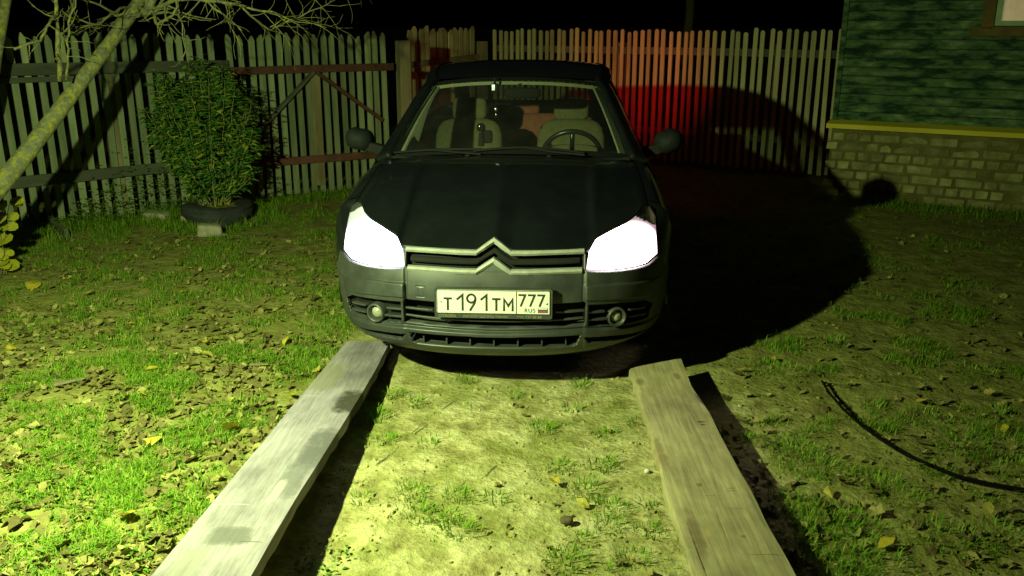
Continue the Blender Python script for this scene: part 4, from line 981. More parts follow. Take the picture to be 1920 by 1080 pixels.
def branch(pts, r0, r1, name='limb', sub=3, depth=2, twl=.35, rnd=None, droop=0.0, m=None):
    """a limb with its own side twigs, one mesh"""
    rnd = rnd or random.Random(len(pts)*7 + int(r0*1e4)); mb = MB()
    P_ = resample(pts, max(6, len(pts)*3)); n = len(P_)
    P_ = [p + Vector((rnd.uniform(-1, 1), rnd.uniform(-1, 1), rnd.uniform(-1, 1)))*.008 for p in P_]
    mb.tube(tpts(P_), list(np.linspace(r0, r1, n)), 7)
    def side(p, d, r, ln, lev):
        k = 5; pts2 = [p]; dd = d.copy()
        for i in range(k):
            dd = (dd + Vector((rnd.uniform(-.35, .35), rnd.uniform(-.35, .35), rnd.uniform(-.3, .35) - droop))).normalized(); pts2.append(pts2[-1] + dd*ln/k)
        mb.tube(tpts(pts2), list(np.linspace(r, r*.35, len(pts2))), 5, caps=False)
        if lev > 0:
            for i in (2, 3, 4):
                if rnd.random() < .85: side(pts2[i], (dd + Vector((rnd.uniform(-.9, .9), rnd.uniform(-.9, .9), rnd.uniform(-.7, .9)))).normalized(), r*.6, ln*.6, lev - 1)
    for i in range(2, n):
        for _ in range(sub):
            if rnd.random() < .55:
                t = (P_[i] - P_[i-1]).normalized(); d = (t*.6 + Vector((rnd.uniform(-1, 1), rnd.uniform(-.8, .8), rnd.uniform(-.9, .9)))).normalized()
                side(P_[i], d, max(.0025, (r0 + (r1 - r0)*i/n)*.45), twl*rnd.uniform(.5, 1.2), depth - 1)
    return mb.build(name, m or M_BARK, tree, smooth=True)
# two upright shoots from the trunk, and the limbs at its top
branch([at_depth(112, 152, 6.15), at_depth(108, 100, 6.1), at_depth(108, 45, 6.1), at_depth(103, -10, 6.1), at_depth(95, -90, 6.2)], .017, .010, sub=1, depth=2, twl=.3, m=M_BARK2)
branch([at_depth(124, 148, 6.15), at_depth(127, 90, 6.05), at_depth(128, 45, 6.0), at_depth(150, -20, 6.0)], .009, .005, sub=1, depth=1, twl=.25, m=M_BARK2)
branch([at_depth(108, 22, 6.1), at_depth(92, 45, 5.9), at_depth(75, 75, 5.8), at_depth(52, 84, 5.7), at_depth(25, 92, 5.6)], .010, .008, sub=1, depth=1, twl=.2, m=M_BARK2)
branch([at_depth(240, 30, 6.9), at_depth(290, 20, 6.7), at_depth(330, -4, 6.5), at_depth(400, 3, 6.4), at_depth(450, 9, 6.3), at_depth(480, 20, 6.3), at_depth(513, 24, 6.3)], .022, .006, sub=2, depth=2, twl=.45, droop=.05)
branch([at_depth(392, 6, 6.4), at_depth(420, 28, 6.4), at_depth(440, 45, 6.5), at_depth(452, 60, 6.5)], .008, .003, sub=1, depth=1, twl=.2)
branch([at_depth(450, 12, 6.3), at_depth(480, 38, 6.4), at_depth(508, 57, 6.5), at_depth(540, 42, 6.6), at_depth(580, 22, 6.7), at_depth(620, 6, 6.8), at_depth(650, -8, 6.9)], .007, .003, sub=2, depth=1, twl=.28)
branch([at_depth(505, 52, 6.5), at_depth(545, 30, 6.6), at_depth(590, 45, 6.7), at_depth(632, 52, 6.8)], .004, .002, sub=1, depth=1, twl=.2)
branch([at_depth(260, 15, 6.85), at_depth(290, 22, 6.6), at_depth(292, 46, 6.5), at_depth(298, 46, 6.5), at_depth(325, 25, 6.4), at_depth(335, 10, 6.4)], .016, .007, sub=2, depth=1, twl=.14)
branch([at_depth(250, 8, 6.9), at_depth(215, 22, 6.6), at_depth(180, 48, 6.4), at_depth(160, 42, 6.3), at_depth(120, 26, 6.2)], .010, .005, sub=2, depth=2, twl=.25)
branch([at_depth(270, 25, 6.8), at_depth(285, 12, 6.7), at_depth(283, -6, 6.7), at_depth(290, -80, 6.8)], .035, .02, sub=1, depth=2, twl=.3)
branch([at_depth(225, 32, 6.7), at_depth(195, 12, 6.5), at_depth(165, 3, 6.4), at_depth(120, -15, 6.2)], .010, .005, sub=2, depth=2, twl=.3)
branch([at_depth(260, -10, 6.9), at_depth(360, -40, 6.6), at_depth(500, -30, 6.6), at_depth(640, -15, 6.8)], .018, .004, sub=2, depth=2, twl=.4, droop=.25)

def simple_tree(name, loc, h, r, label, lean=(0, 0), m=None, seed=1, zb=0.0):
    t = empty(name, (*loc, 0), label, 'tree'); rnd = random.Random(seed)
    pts = [Vector((lean[0]*k/9, lean[1]*k/9, h*k/9)) + Vector((rnd.uniform(-.02, .02), rnd.uniform(-.02, .02), 0)) for k in range(10)]; pts[0].z = -.1
    MB().tube(pts, list(np.linspace(r, r*.5, 10)), 9).build('trunk', m or M_BARK2, t, smooth=True)
    mb = MB()
    for k in range(9):
        p = pts[rnd.randint(6, 9)]; d = Vector((rnd.uniform(-1, 1), rnd.uniform(-1, 1), rnd.uniform(.3, 1))).normalized(); q = [p]
        for i in range(5): d = (d + Vector((rnd.uniform(-.3, .3), rnd.uniform(-.3, .3), .1))).normalized(); q.append(q[-1] + d*h*.07)
        mb.tube(q, list(np.linspace(r*.4, r*.08, 6)), 5)
    mb.build('crown', m or M_BARK2, t, smooth=True); return t
e0 = at_depth(2, 60, 6.9)
simple_tree('young_tree', (e0.x - .62, e0.y), 3.4, .055, 'slim upright greenish trunk at the left edge of the picture', (1.25, .0), seed=4)
e1 = at_depth(1290, 40, 27.0)
simple_tree('distant_tree', (e1.x, e1.y), 6.0, .16, 'dim bare tree standing in the dark behind the pale fence', (.1, .2), seed=9)

# ================================================================== leaf materials
def leaf_mat(name, stops, trans=.25, rough=.6):
    m, t, N, L, B = newmat(name)
    g = N.new('ShaderNodeNewGeometry'); oi = N.new('ShaderNodeObjectInfo'); ad = N.new('ShaderNodeMath'); ad.operation = 'ADD'; fr = N.new('ShaderNodeMath'); fr.operation = 'FRACT'
    L.new(g.outputs['Random Per Island'], ad.inputs[0]); L.new(oi.outputs['Random'], ad.inputs[1]); L.new(ad.outputs[0], fr.inputs[0])
    r = ramp(N, stops); L.new(fr.outputs[0], r.inputs[0])
    n = noise_node(N, L, g.outputs['Position'], 60, 4, .6); r2 = ramp(N, [(.3, (.7, .7, .7)), (.7, (1.1, 1.1, 1.1))]); L.new(n.outputs[0], r2.inputs[0])
    c = mixc(N, L, 1.0, r.outputs[0], r2.outputs[0], 'MULTIPLY'); L.new(c, B.inputs['Base Color']); B.inputs['Roughness'].default_value = rough; B.inputs['Specular IOR Level'].default_value = .25
    tl = N.new('ShaderNodeBsdfTranslucent'); L.new(c, tl.inputs[0]); mx = N.new('ShaderNodeMixShader'); mx.inputs[0].default_value = trans
    L.new(B.outputs[0], mx.inputs[1]); L.new(tl.outputs[0], mx.inputs[2]); L.new(mx.outputs[0], N['Material Output'].inputs['Surface']); return m
M_GRASS = leaf_mat('grass_blade', [(0, (.085, .22, .012)), (.4, (.16, .34, .018)), (.75, (.28, .46, .035)), (1, (.44, .50, .09))], .3)
M_BUSH = leaf_mat('shrub_leaf', [(0, (.045, .14, .025)), (.5, (.10, .26, .04)), (.85, (.26, .38, .06)), (1, (.46, .48, .08))], .2)
M_WEED = leaf_mat('weed_leaf', [(0, (.07, .15, .012)), (.5, (.12, .25, .02)), (1, (.25, .34, .05))], .2, .8)
M_YELLOW = leaf_mat('yellow_leaf', [(0, (.55, .42, .03)), (.5, (.62, .52, .06)), (1, (.50, .45, .12))], .25)
M_BROWN = leaf_mat('brown_leaf', [(0, (.11, .095, .028)), (.4, (.18, .155, .05)), (.75, (.27, .24, .075)), (.93, (.36, .33, .11)), (1, (.46, .43, .14))], .1, .8)
M_LIME = leaf_mat('lime_leaf', [(0, (.40, .42, .02)), (1, (.52, .50, .05))], .3)

# ================================================================== shrub in a tyre planter
bp_ = ground_at(408, 412); bp_ = Vector((bp_.x, bp_.y, 0))
pl = empty('tyre_planter', bp_, 'dark upturned tyre used as a planter under the leafy shrub', 'planter')
prof = [(.17, .30), (.22, .315), (.30, .30), (.335, .26), (.315, .23), (.335, .20), (.325, .12), (.29, .03), (.27, -.05)]
prof = [(r*.96, h*.5) for r, h in prof]
MB().grid([[(r*math.cos(a)*(1 + .03*math.sin(3*a)), r*math.sin(a), h + .012*math.sin(2*a)) for r, h in prof] for a in np.linspace(0, 2*math.pi, 41)]).build('tyre_wall', mat('old_tyre', [(.3, (.018, .02, .024)), (.7, (.055, .058, .065))], 10, .9, bump=.5), pl, smooth=True)
MB().grid([[(r*math.cos(a), r*math.sin(a), .15 + .01*math.sin(5*a)*r) for r in (.001, .12, .24)] for a in np.linspace(0, 2*math.pi, 25)]).build('soil_fill', M_SOIL, pl)
shrub = empty('leafy_shrub', bp_ + Vector((0, 0, .14)), 'dense leafy green shrub growing out of the tyre planter', 'shrub')
rnd = random.Random(11)
lv, lf = [], []
def add_leaf(vs, fs, p, d, n, L_, w):
    """a folded pointed leaf"""
    d = d.normalized(); s = d.cross(n); s = s.normalized() if s.length > 1e-5 else d.orthogonal().normalized(); u = s.cross(d)
    b = len(vs); mid = p + d*L_*.5 - u*L_*.06; end = p + d*L_ - u*L_*.22
    vs += [p, p + d*L_*.42 + s*w/2 + u*w*.18, mid, p + d*L_*.42 - s*w/2 + u*w*.18, end]
    fs += [(b, b+1, b+2), (b, b+2, b+3), (b+2, b+1, b+4), (b+3, b+2, b+4)]
for k in range(85):
    a = rnd.uniform(0, 2*math.pi); r0 = .13*math.sqrt(rnd.random()); top = rnd.uniform(.75, 1.34) if rnd.random() < .8 else rnd.uniform(.35, .7)
    spread = .50*math.sqrt(rnd.random()); a2 = a + rnd.uniform(-.3, .3)
    p0 = Vector((r0*math.cos(a), r0*math.sin(a), 0)); p3 = Vector((spread*math.cos(a2)*1.05, spread*math.sin(a2)*.9, top*(1 - .25*(spread/.50)**3)))
    pts = []
    for i in range(13):
        t = i/12; e = t**.95
        pts.append(Vector((p0.x + (p3.x - p0.x)*e, p0.y + (p3.y - p0.y)*e, p3.z*t)) + Vector((rnd.uniform(-1, 1), rnd.uniform(-1, 1), 0))*.010)
    MB().tube(pts, list(np.linspace(.0065, .002, 13)), 5, caps=False).build('stem', M_BARK2, shrub, smooth=True)
    nl = int(p3.z*rnd.uniform(90, 250))
    for i in range(nl):
        t = rnd.uniform(.10 if rnd.random() < .4 else .34, 1.0); f = t*12; i0 = min(11, int(f)); p = pts[i0] + (pts[i0+1] - pts[i0])*(f - i0)
        aa = rnd.uniform(0, 2*math.pi); d = Vector((math.cos(aa), math.sin(aa), rnd.uniform(-.25, .55))); n = Vector((rnd.uniform(-.4, .4), rnd.uniform(-.4, .4), 1))
        off_ = d*rnd.uniform(0, .055); L_ = rnd.uniform(.035, .095); add_leaf(lv, lf, p + off_, d, n, L_, L_*.42)
mb = MB(); mb.v = [tuple(v) for v in lv]; mb.f = lf; mb.m = [0]*len(lf)
mb.build('foliage', M_BUSH, shrub, fix=False)

# lime leafy shoot at the left edge
b0 = ground_at(14, 512); lime = empty('leafy_shoot', b0, 'bright yellow-green leafy shoot at the left edge in front of the fence', 'plant')
sv_, sf_ = [], []
for k in range(5):
    pts = [Vector((rnd.uniform(-.05, .02), rnd.uniform(-.05, .05), 0))]
    for i in range(6): pts.append(pts[-1] + Vector((rnd.uniform(-.045, .03), rnd.uniform(-.03, .03), .085)))
    MB().tube(pts, list(np.linspace(.006, .002, 7)), 5).build('stem', M_BARK2, lime, smooth=True)
    for p in pts[1:]:
        for _ in range(3):
            aa = rnd.uniform(0, 2*math.pi); d = Vector((math.cos(aa), math.sin(aa) - .2, rnd.uniform(-.5, .1))); c = p + d*.03; R_ = rnd.uniform(.03, .055)
            s = d.cross(Vector((0, -.6, .8))).normalized(); u = s.cross(d.normalized()).normalized(); b = len(sv_)
            sv_ += [c + d.normalized()*R_*.3] + [c + (d.normalized()*(math.cos(q_)*R_ + R_*.4) + s*math.sin(q_)*R_ + u*(-.25*R_*math.cos(q_)**2)) for q_ in np.linspace(0, 2*math.pi, 9)[:-1]]
            sf_ += [(b, b + 1 + j, b + 1 + (j+1) % 8) for j in range(8)]
mb = MB(); mb.v = [tuple(v) for v in sv_]; mb.f = sf_; mb.m = [0]*len(sf_); mb.build('foliage', M_LIME, lime, fix=False)

# ================================================================== stones, boards, pebble
def stone(px, py, s, label, seed, m, cat='stone', name='stone_block', blocky=.35):
    p = ground_at(px, py); mb = cushion((0, 0, 0), s, None, blocky, 18); rn = Vector((seed*3.1, 0, 0))
    mb.v = [tuple(Vector(v)*(1 + .16*mnoise.noise(Vector(v)*9 + rn) + .07*mnoise.noise(Vector(v)*28 + rn))) for v in mb.v]
    o = mb.build(name, m); shade_auto(o, 30); o.location = (p.x, p.y, s[2]*.36); o.rotation_euler = (rnd.uniform(-.1, .1), rnd.uniform(-.1, .1), rnd.uniform(-.5, .5)); return tag(o, label, cat)
M_STONE = mat('pale_stone', [(.3, (.24, .23, .15)), (.7, (.42, .40, .29))], 16, .95, bump=.6, bscale=60)
stone(395, 440, (.20, .13, .11), 'pale stone block in front of the tyre planter', 1, M_STONE)
stone(295, 412, (.22, .13, .09), 'pale stone block beside the planter at the foot of the fence', 2, M_STONE)
stone(350, 415, (.08, .07, .06), 'small pale stone between the planter and the larger stone', 3, M_STONE)
stone(1213, 886, (.022, .02, .018), 'tiny white pebble on the soil beside the tan plank', 4, flat('white_pebble', (.75, .75, .7), .8), 'pebble', 'white_pebble', .8)
stone(1062, 980, (.05, .04, .03), 'small dark clod on the bare soil between the planks', 5, mat('clod', [(.3, (.07, .055, .03)), (.7, (.15, .12, .07))], 20, .95, bump=.5), 'clod', 'soil_clod', .8)
a, b = ground_at(40, 402), ground_at(128, 446)
o = MB().bar([a + Vector((0, 0, .10)), b + Vector((0, 0, .03))], .03, .10, up=(0, -.35, 1)).build('loose_board', M_RAIL, None, bevel=.004)
tag(o, 'loose dark board lying slantwise at the foot of the grey fence', 'board')
for (x, y, l, an, lab) in ((130, 716, .14, .5, 'pale split wood chip among the brown leaves'), (486, 684, .10, -.1, 'thin pale wood sliver on the grass beside the grey plank')):
    p = ground_at(x, y, .02); o = MB().bar([p + Vector((-l/2*math.cos(an), -l/2*math.sin(an), .0)), p + Vector((l/2*math.cos(an), l/2*math.sin(an), .006))], [.035 if l > .12 else .014, .016], [.012, .006]).build('wood_chip', M_POST, None, bevel=.002)
    tag(o, lab, 'wood chip')

# ================================================================== grass
def fbm(x, y, s, o=0.0): return mnoise.noise(Vector((x*s, y*s, o))) + .5*mnoise.noise(Vector((x*s*2.1, y*s*2.1, o + 5)))
gv, gf = [], []
def blade(p, h, w, a, bend):
    d = Vector((math.cos(a), math.sin(a), 0)); s = Vector((-d.y, d.x, 0))*w/2; b = len(gv)
    p1 = p + d*bend*h*.3 + Vector((0, 0, h*.55)); p2 = p + d*bend*h + Vector((0, 0, h*(1 - .25*bend)))
    gv.extend([p - s, p + s, p1 + s*.75, p1 - s*.75, p2]); gf.extend([(b, b+1, b+2, b+3), (b+3, b+2, b+4)])
def inside_planks(x, y):
    for E1, E2 in ((Ll, Rl), (Lr, Rr)):
        ys_ = [p.y for p in E1][::-1]; xl = np.interp(y, ys_, [p.x for p in E1][::-1]); xr = np.interp(y, [p.y for p in E2][::-1], [p.x for p in E2][::-1])
        if xl - .0 < x < xr + .0 and y < E1[0].y: return True
    return False
def lane_side(x, y):
    """on the bare side of the grey plank, close to it"""
    if y > 4.3 or x > -.3: return False
    return x > float(np.interp(y, [p.y for p in Ll][::-1], [p.x for p in Ll][::-1]))
def tuft(x, y, n, h, sp):
    for _ in range(n):
        a = rnd.uniform(0, 6.283); r = sp*math.sqrt(rnd.random()); xx, yy = x + r*math.cos(a), y + r*math.sin(a)
        if inside_planks(xx, yy): continue
        blade(Vector((xx, yy, gz(xx, yy) - .004)), h*rnd.uniform(.4, 1.15), rnd.uniform(.003, .006), a + rnd.uniform(-.9, .9), rnd.uniform(.2, .95))
# tufts in the bare lane, where the photograph has them
for (x, y, s) in ((880, 707, .8), (1087, 717, 1.1), (700, 775, 1.6), (670, 825, .9), (780, 750, .9), (725, 822, .8), (1015, 800, 1.3), (1075, 760, .7), (965, 735, .5), (1140, 813, .9), (775, 920, 1.2), (860, 925, 1.0), (790, 962, 1.1), (835, 965, 1.1),
                  (865, 990, 1.2), (1050, 872, 1.0), (1130, 870, 1.3), (1098, 918, 1.4), (1145, 950, 1.3), (1060, 1050, 1.5), (1185, 1050, 1.0), (1220, 995, .8), (930, 930, .7), (1200, 790, 1.0), (1090, 1010, .7), (680, 930, .6), (735, 735, 1.0), (1235, 955, .6), (1150, 985, 1.0), (805, 830, .5)):
    p = ground_at(x, y); tuft(p.x, p.y, int(75*s), .026 + .015*s, .035 + .03*s)
    tuft(p.x + rnd.uniform(-.08, .08), p.y + rnd.uniform(-.06, .06), int(25*s), .025, .09)
# lawn left and right of the planks
def lawn(x0, x1, y0, y1, n, dens):
    for _ in range(n):
        x, y = rnd.uniform(x0, x1), rnd.uniform(y0, y1)
        if inside_planks(x, y) or lane_side(x, y) or (-.72 < x < .95 and y > 3.9 and y < 8.6): continue
        f = fbm(x, y, 2.4, 2.0)*.9 + fbm(x, y, 7, 9)*.5
        if f < dens + rnd.uniform(-.12, .12): continue
        for _ in range(11):
            xx, yy = x + rnd.gauss(0, .017), y + rnd.gauss(0, .017)
            blade(Vector((xx, yy, gz(xx, yy) - .004)), rnd.uniform(.014, .046)*(1 + max(0, f)*.5), rnd.uniform(.0022, .0046), rnd.uniform(0, 6.283), rnd.uniform(.3, 1.3))
lawn(-3.6, -.62, 1.4, 4.6, 18500, .10); lawn(-4.4, -.75, 4.6, 8.4, 9000, .08)
lawn(1.0, 3.4, 2.0, 5.4, 7500, .34); lawn(1.0, 5.2, 5.4, 9.2, 5000, .2); lawn(-.5, 1.1, 2.0, 4.4, 700, .55)
for (x, y, s) in ((1450, 690, 1.6), (1500, 855, 1.8), (1540, 870, 1.4), (1480, 835, 1.2), (1600, 985, 1.5), (1560, 975, 1.2), (1620, 1050, 1.9), (1740, 780, 1.2), (1800, 830, 1.5), (1760, 1000, 1.4), (1880, 1010, 1.6), (1830, 690, 1.2), (1650, 790, 1.0), (1880, 870, 1.4), (1690, 930, 1.1), (1560, 640, 1.0), (1640, 900, 1.2), (1880, 780, 1.4), (1700, 640, 1.1), (1640, 760, .8)):
    p = ground_at(x, y); tuft(p.x, p.y, int(110*s), .045, .09*s)
for (x, y, s) in ((160, 930, 1.6), (110, 780, 1.4), (300, 740, 1.2), (420, 660, 1.1), (390, 905, 1.5), (60, 850, 1.6), (150, 1060, 1.9), (200, 1005, 1.5), (360, 990, 1.2), (540, 800, 1.3), (460, 760, 1.2), (330, 590, 1.0), (560, 640, 1.0), (610, 560, 1.0), (590, 690, 1.3), (30, 600, 1.2), (220, 640, 1.2), (240, 760, 1.1), (320, 850, 1.2), (100, 700, 1.0), (410, 830, 1.2), (250, 920, 1.0), (30, 1040, 1.4)):
    p = ground_at(x, y); tuft(p.x, p.y, int(130*s), .045, .10*s)
# taller weeds along the fences and by the house
for k in range(420):
    t = rnd.uniform(-.1, 3.3); w = abs(rnd.gauss(0, .22)); x = C0[0] - .757*t + .653*w; y = C0[1] - .653*t - .757*w
    tuft(x, y, 16, rnd.uniform(.06, .16), .06)
for k in range(260):
    t = rnd.uniform(0, 1.9); w = abs(rnd.gauss(0, .2)); x = C0[0] + .85*t + .53*w; y = C0[1] + .53*t - .85*w; tuft(x, y, 14, rnd.uniform(.05, .13), .06)
for k in range(260):
    t = rnd.uniform(-.1, 3.0); w = abs(rnd.gauss(0, .16)); p = HC + HD*t + Vector((HD.y, -HD.x, 0))*w; tuft(p.x, p.y, 14, rnd.uniform(.05, .13), .06)
for k in range(130):
    a = rnd.uniform(0, 6.28); r = rnd.uniform(.33, .6); tuft(bp_.x + r*math.cos(a), bp_.y + r*math.sin(a), 18, rnd.uniform(.06, .14), .05)
mb = MB(); mb.v = [tuple(v) for v in gv]; mb.f = gf; mb.m = [0]*len(gf)
o = mb.build('grass', M_GRASS, fix=False); tag(o, 'short patchy green grass on the soil around the car', None, None, 'stuff')
# small broad-leaved weeds between
wv, wf = [], []
for k in range(5200):
    px, py = (rnd.uniform(-60, 660), rnd.uniform(400, 1080)) if rnd.random() < .75 else (rnd.uniform(1330, 1960), rnd.uniform(400, 1080))
    p = ground_at(px, py)
    if inside_planks(p.x, p.y) or fbm(p.x, p.y, 3, 4) < -.05: continue
    aa = rnd.uniform(0, 6.283); add_leaf(wv, wf, Vector((p.x, p.y, gz(p.x, p.y) + rnd.uniform(0, .02))), Vector((math.cos(aa), math.sin(aa), rnd.uniform(.1, .8))), Vector((0, 0, 1)), rnd.uniform(.015, .035), rnd.uniform(.008, .016))
for k in range(2600):
    t = rnd.uniform(-.1, 3.2); w = abs(rnd.gauss(0, .15)) - .02; x = C0[0] - .757*t + .653*w; y = C0[1] - .653*t - .757*w; hgt = abs(rnd.gauss(0, .22))*max(.2, math.sin(t*2.1) + .5)
    aa = rnd.uniform(0, 6.283); add_leaf(wv, wf, Vector((x, y, hgt)), Vector((math.cos(aa), math.sin(aa), rnd.uniform(-.2, .6))), Vector((0, 0, 1)), rnd.uniform(.03, .06), rnd.uniform(.018, .03))
mb = MB(); mb.v = [tuple(v) for v in wv]; mb.f = wf; mb.m = [0]*len(wf)
o = mb.build('weeds', M_WEED, fix=False); tag(o, 'small broad-leaved weeds growing through the grass and along the fence', None, None, 'stuff')

# clods and crumbs on the bare soil
cv, cf = [], []
for k in range(1500):
    px, py = (rnd.uniform(600, 1300), rnd.uniform(700, 1080)) if rnd.random() < .6 else ((rnd.uniform(0, 600), rnd.uniform(700, 1080)) if rnd.random() < .5 else (rnd.uniform(1330, 1920), rnd.uniform(560, 1080)))
    p = ground_at(px, py)
    if inside_planks(p.x, p.y) or fbm(p.x, p.y, 2.2, 3) < rnd.uniform(-.5, .4): continue
    s = rnd.choice((.003, .004, .005, .007, .011)) * rnd.uniform(.8, 1.4); b = len(cv); z0 = gz(p.x, p.y)
    ring = [(p.x + s*math.cos(a)*rnd.uniform(.7, 1.3), p.y + s*math.sin(a)*rnd.uniform(.7, 1.3), z0 - .002) for a in np.linspace(0, 2*math.pi, 7)[:-1]]
    up = [(p.x + (q[0] - p.x)*.7, p.y + (q[1] - p.y)*.7, z0 + s*rnd.uniform(.5, .9)) for q in ring]
    cv += ring + up; cf += [(b + i, b + (i+1) % 6, b + 6 + (i+1) % 6, b + 6 + i) for i in range(6)] + [tuple(b + 6 + i for i in range(6))]
mb = MB(); mb.v = cv; mb.f = cf; mb.m = [0]*len(cf); o = mb.build('soil_crumbs', M_SOIL, fix=False); tag(o, 'small soil crumbs scattered over the bare ground', None, None, 'stuff')

# ================================================================== fallen leaves
def leaf_points(kind, rn):
    L_ = 1.0
    if kind == 0: out = [(0, 0), (.25, .24), (.5, .30), (.78, .2), (1, 0), (.78, -.2), (.5, -.30), (.25, -.24)]
    elif kind == 1: out = [(0, 0), (.12, .34), (.3, .26), (.42, .46), (.6, .24), (1, 0), (.62, -.26), (.42, -.44), (.3, -.25), (.12, -.34)]
    else: out = [(0, 0), (.1, .3), (.38, .42), (.7, .33), (1, .03), (.72, -.3), (.38, -.42), (.1, -.3)]
    return [(x + rn.uniform(-.05, .05), y*rn.uniform(.8, 1.15)) for x, y in out]
def leaf_geo(kind, rn, size):
    pts = leaf_points(kind, rn); c1, c2, tw_ = rn.uniform(-.5, .9), rn.uniform(-.6, 1.1), rn.uniform(-.4, .4)
    def P3(x, y, k=1): return Vector(((x - .5)*size, y*size, size*(c1*(x - .5)**2 + c2*abs(y)*.6*k + tw_*(x - .5)*y + rn.uniform(-.02, .02))))
    vs = [P3(.5, 0)] + [P3(x, y) for x, y in pts]; n = len(pts)
    return vs, [(0, 1 + i, 1 + (i+1) % n) for i in range(n)]
rn = random.Random(21)
brown_ms = []
for k in range(9):
    vs, fs = leaf_geo(k % 3, rn, 1.0); mb = MB(); mb.v = [tuple(v) for v in vs]; mb.f = fs; mb.m = [0]*len(fs); brown_ms.append(mb.mesh('fallen_leaf', M_BROWN))
yellow_ms = []
for k in range(5):
    vs, fs = leaf_geo(k % 3, rn, 1.0); mb = MB(); mb.v = [tuple(v) for v in vs]; mb.f = fs; mb.m = [0]*len(fs); yellow_ms.append(mb.mesh('yellow_leaf', M_YELLOW))
def place_leaf(name, me, p, size, lab, cat='leaf', group=None, lift=.012):
    o = link(name, me); o.location = (p.x, p.y, gz(p.x, p.y) + lift); o.scale = (size,)*3
    o.rotation_euler = (rn.uniform(-.5, .5), rn.uniform(-.5, .5), rn.uniform(0, 6.28)); return tag(o, lab, cat, group)
def scatter_px(n, x0, x1, y0, y1, thr=-.1):
    out = []
    while len(out) < n:
        px, py = rn.uniform(x0, x1), rn.uniform(y0, y1); p = ground_at(px, py)
        if inside_planks(p.x, p.y) or lane_side(p.x, p.y) or (-.75 < p.x < 1.0 and 3.85 < p.y < 8.7): continue
        if fbm(p.x, p.y, 1.7, 7) + rn.uniform(-.3, .3) < thr: continue
        out.append(p)
    return out
g_l = scatter_px(262, 0, 640, 560, 1075, -.12); g_r = scatter_px(38, 1330, 1915, 640, 1075, -.3)
SHAPE = ('oval', 'ragged', 'broad')
def brown_label(p, k, size):
    big = 'large' if size > .066 else ('small' if size < .05 else 'mid-sized')
    if p.x > 0:
        where = 'on the dim soil under the black twig' if p.y < 3.3 else ('on the dim soil above the black twig' if p.x > 1.6 else 'on the dim soil beside the tan plank\'s shadow')
    else:
        ed = float(np.interp(p.y, [q_.y for q_ in Ll][::-1], [q_.x for q_ in Ll][::-1])) - p.x
        where = 'right against the grey plank' if ed < .22 else ('by the bumper corner' if p.y > 4.2 and p.x > -1.6 else ('in the lower left corner of the lawn' if p.y < 2.9 else ('at the far side of the left lawn' if p.y > 4.0 else 'in the middle of the left lawn')))
    return '%s %s brown leaf lying %s' % (big, SHAPE[k % 3], where)
for p in g_l + g_r:
    k = rn.randrange(9); sz = rn.uniform(.04, .082)
    place_leaf('fallen_leaf', brown_ms[k], p, sz, brown_label(p, k, sz), group='brown fallen leaves')
lv2, lf2 = [], []
for p in scatter_px(3300, -80, 640, 440, 1080, -.15) + scatter_px(1900, -560, -60, 440, 1250, -.25) + scatter_px(380, 1330, 1960, 400, 1080, -.1) + scatter_px(14, 640, 1280, 720, 1080, -.3):
    vs, fs = leaf_geo(rn.randrange(3), rn, rn.uniform(.018, .06)); b = len(lv2)
    E = Matrix.Rotation(rn.uniform(0, 6.28), 3, 'Z') @ Matrix.Rotation(rn.uniform(-.6, .6), 3, 'X') @ Matrix.Rotation(rn.uniform(-.6, .6), 3, 'Y')
    for v in vs:
        w = E @ v; lv2.append((w.x + p.x, w.y + p.y, w.z + gz(p.x, p.y) + rn.uniform(.004, .018)))
    lf2 += [tuple(b + i for i in f) for f in fs]
mb = MB(); mb.v = lv2; mb.f = lf2; mb.m = [0]*len(lf2)
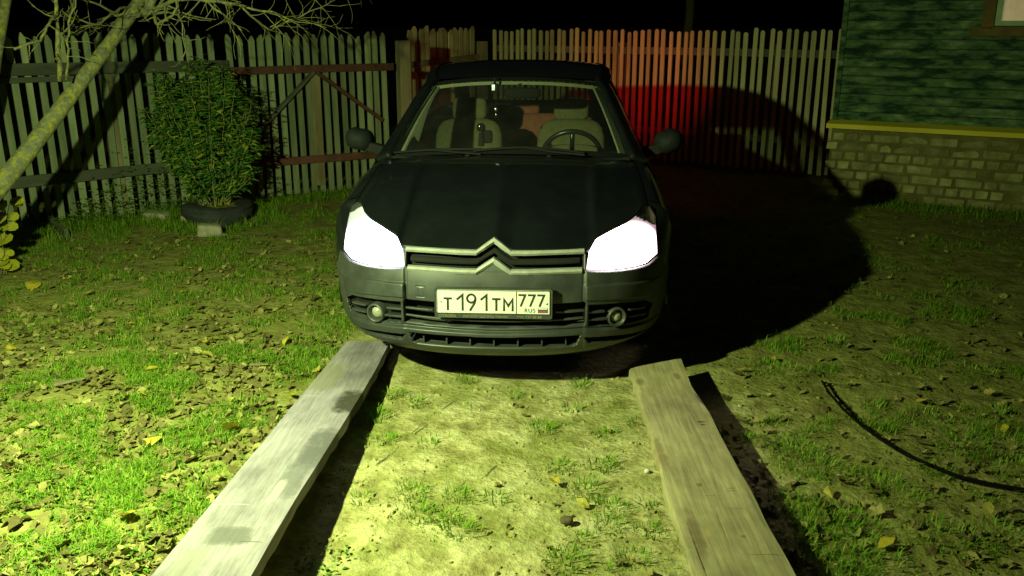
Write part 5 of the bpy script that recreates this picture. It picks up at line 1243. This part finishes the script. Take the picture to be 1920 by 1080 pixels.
o = mb.build('leaf_litter', M_BROWN, fix=False); tag(o, 'crumbled brown leaf litter spread through the grass', None, None, 'stuff')
YL = [(62, 535, .13, 'large ragged yellow leaf lying near the leafy shoot'), (340, 541, .06, 'small bright yellow leaf on the grass below the potted shrub'), (165, 549, .06, 'yellow leaf right beside the large ragged one'),
      (500, 579, .055, 'small yellow leaf on the grass left of the bumper'), (390, 640, .07, 'upper of two touching yellow leaves amid the brown litter'), (388, 664, .07, 'lower of two touching yellow leaves amid the brown litter'),
      (282, 822, .075, 'pale yellow pointed leaf standing out on the left lawn'), (236, 970, .07, 'pale orange leaf on bare soil near the lower left corner'), (545, 735, .06, 'orange-yellow leaf beside the edge of the grey plank'),
      (268, 744, .05, 'thin yellow leaf in the middle of the left lawn'), (248, 601, .045, 'small pale yellow leaf at the top of the left lawn'), (20, 648, .06, 'yellow leaf at the far left edge of the lawn'),
      (435, 800, .085, 'tan oval leaf on the grass near the grey plank'), (285, 690, .055, 'crumpled yellow leaf above the pointed one'), (595, 690, .05, 'yellow leaf just outside the upper end of the grey plank'), (535, 636, .06, 'pale yellow leaf below the bumper corner'),
      (1557, 920, .045, 'folded bright yellow leaf beside the tan plank\'s shadow'), (1850, 960, .045, 'folded yellow leaf near the right edge under the twig'), (1662, 1017, .055, 'curled orange leaf in the grass at the lower right'),
      (1858, 732, .05, 'orange-yellow leaf above the black twig'), (1450, 669, .035, 'small yellow leaf just beyond the car\'s shadow'), (1912, 868, .05, 'green-yellow leaf at the right edge above the twig'), (1728, 752, .04, 'pale yellow leaf near the middle of the twig'),
      (1884, 801, .045, 'pale tan leaf close to the right edge'), (1040, 899, .05, 'upright yellow leaf on the soil between the planks'), (1093, 940, .05, 'curled yellow leaf below the upright one between the planks'), (1390, 690, .04, 'tiny yellow leaf by the far end of the tan plank')]
for i, (x, y, s, lab) in enumerate(YL):
    place_leaf('yellow_leaf', yellow_ms[i % 5], ground_at(x, y, .02), s*1.25, lab, lift=.03, group='yellow leaves on the ground')
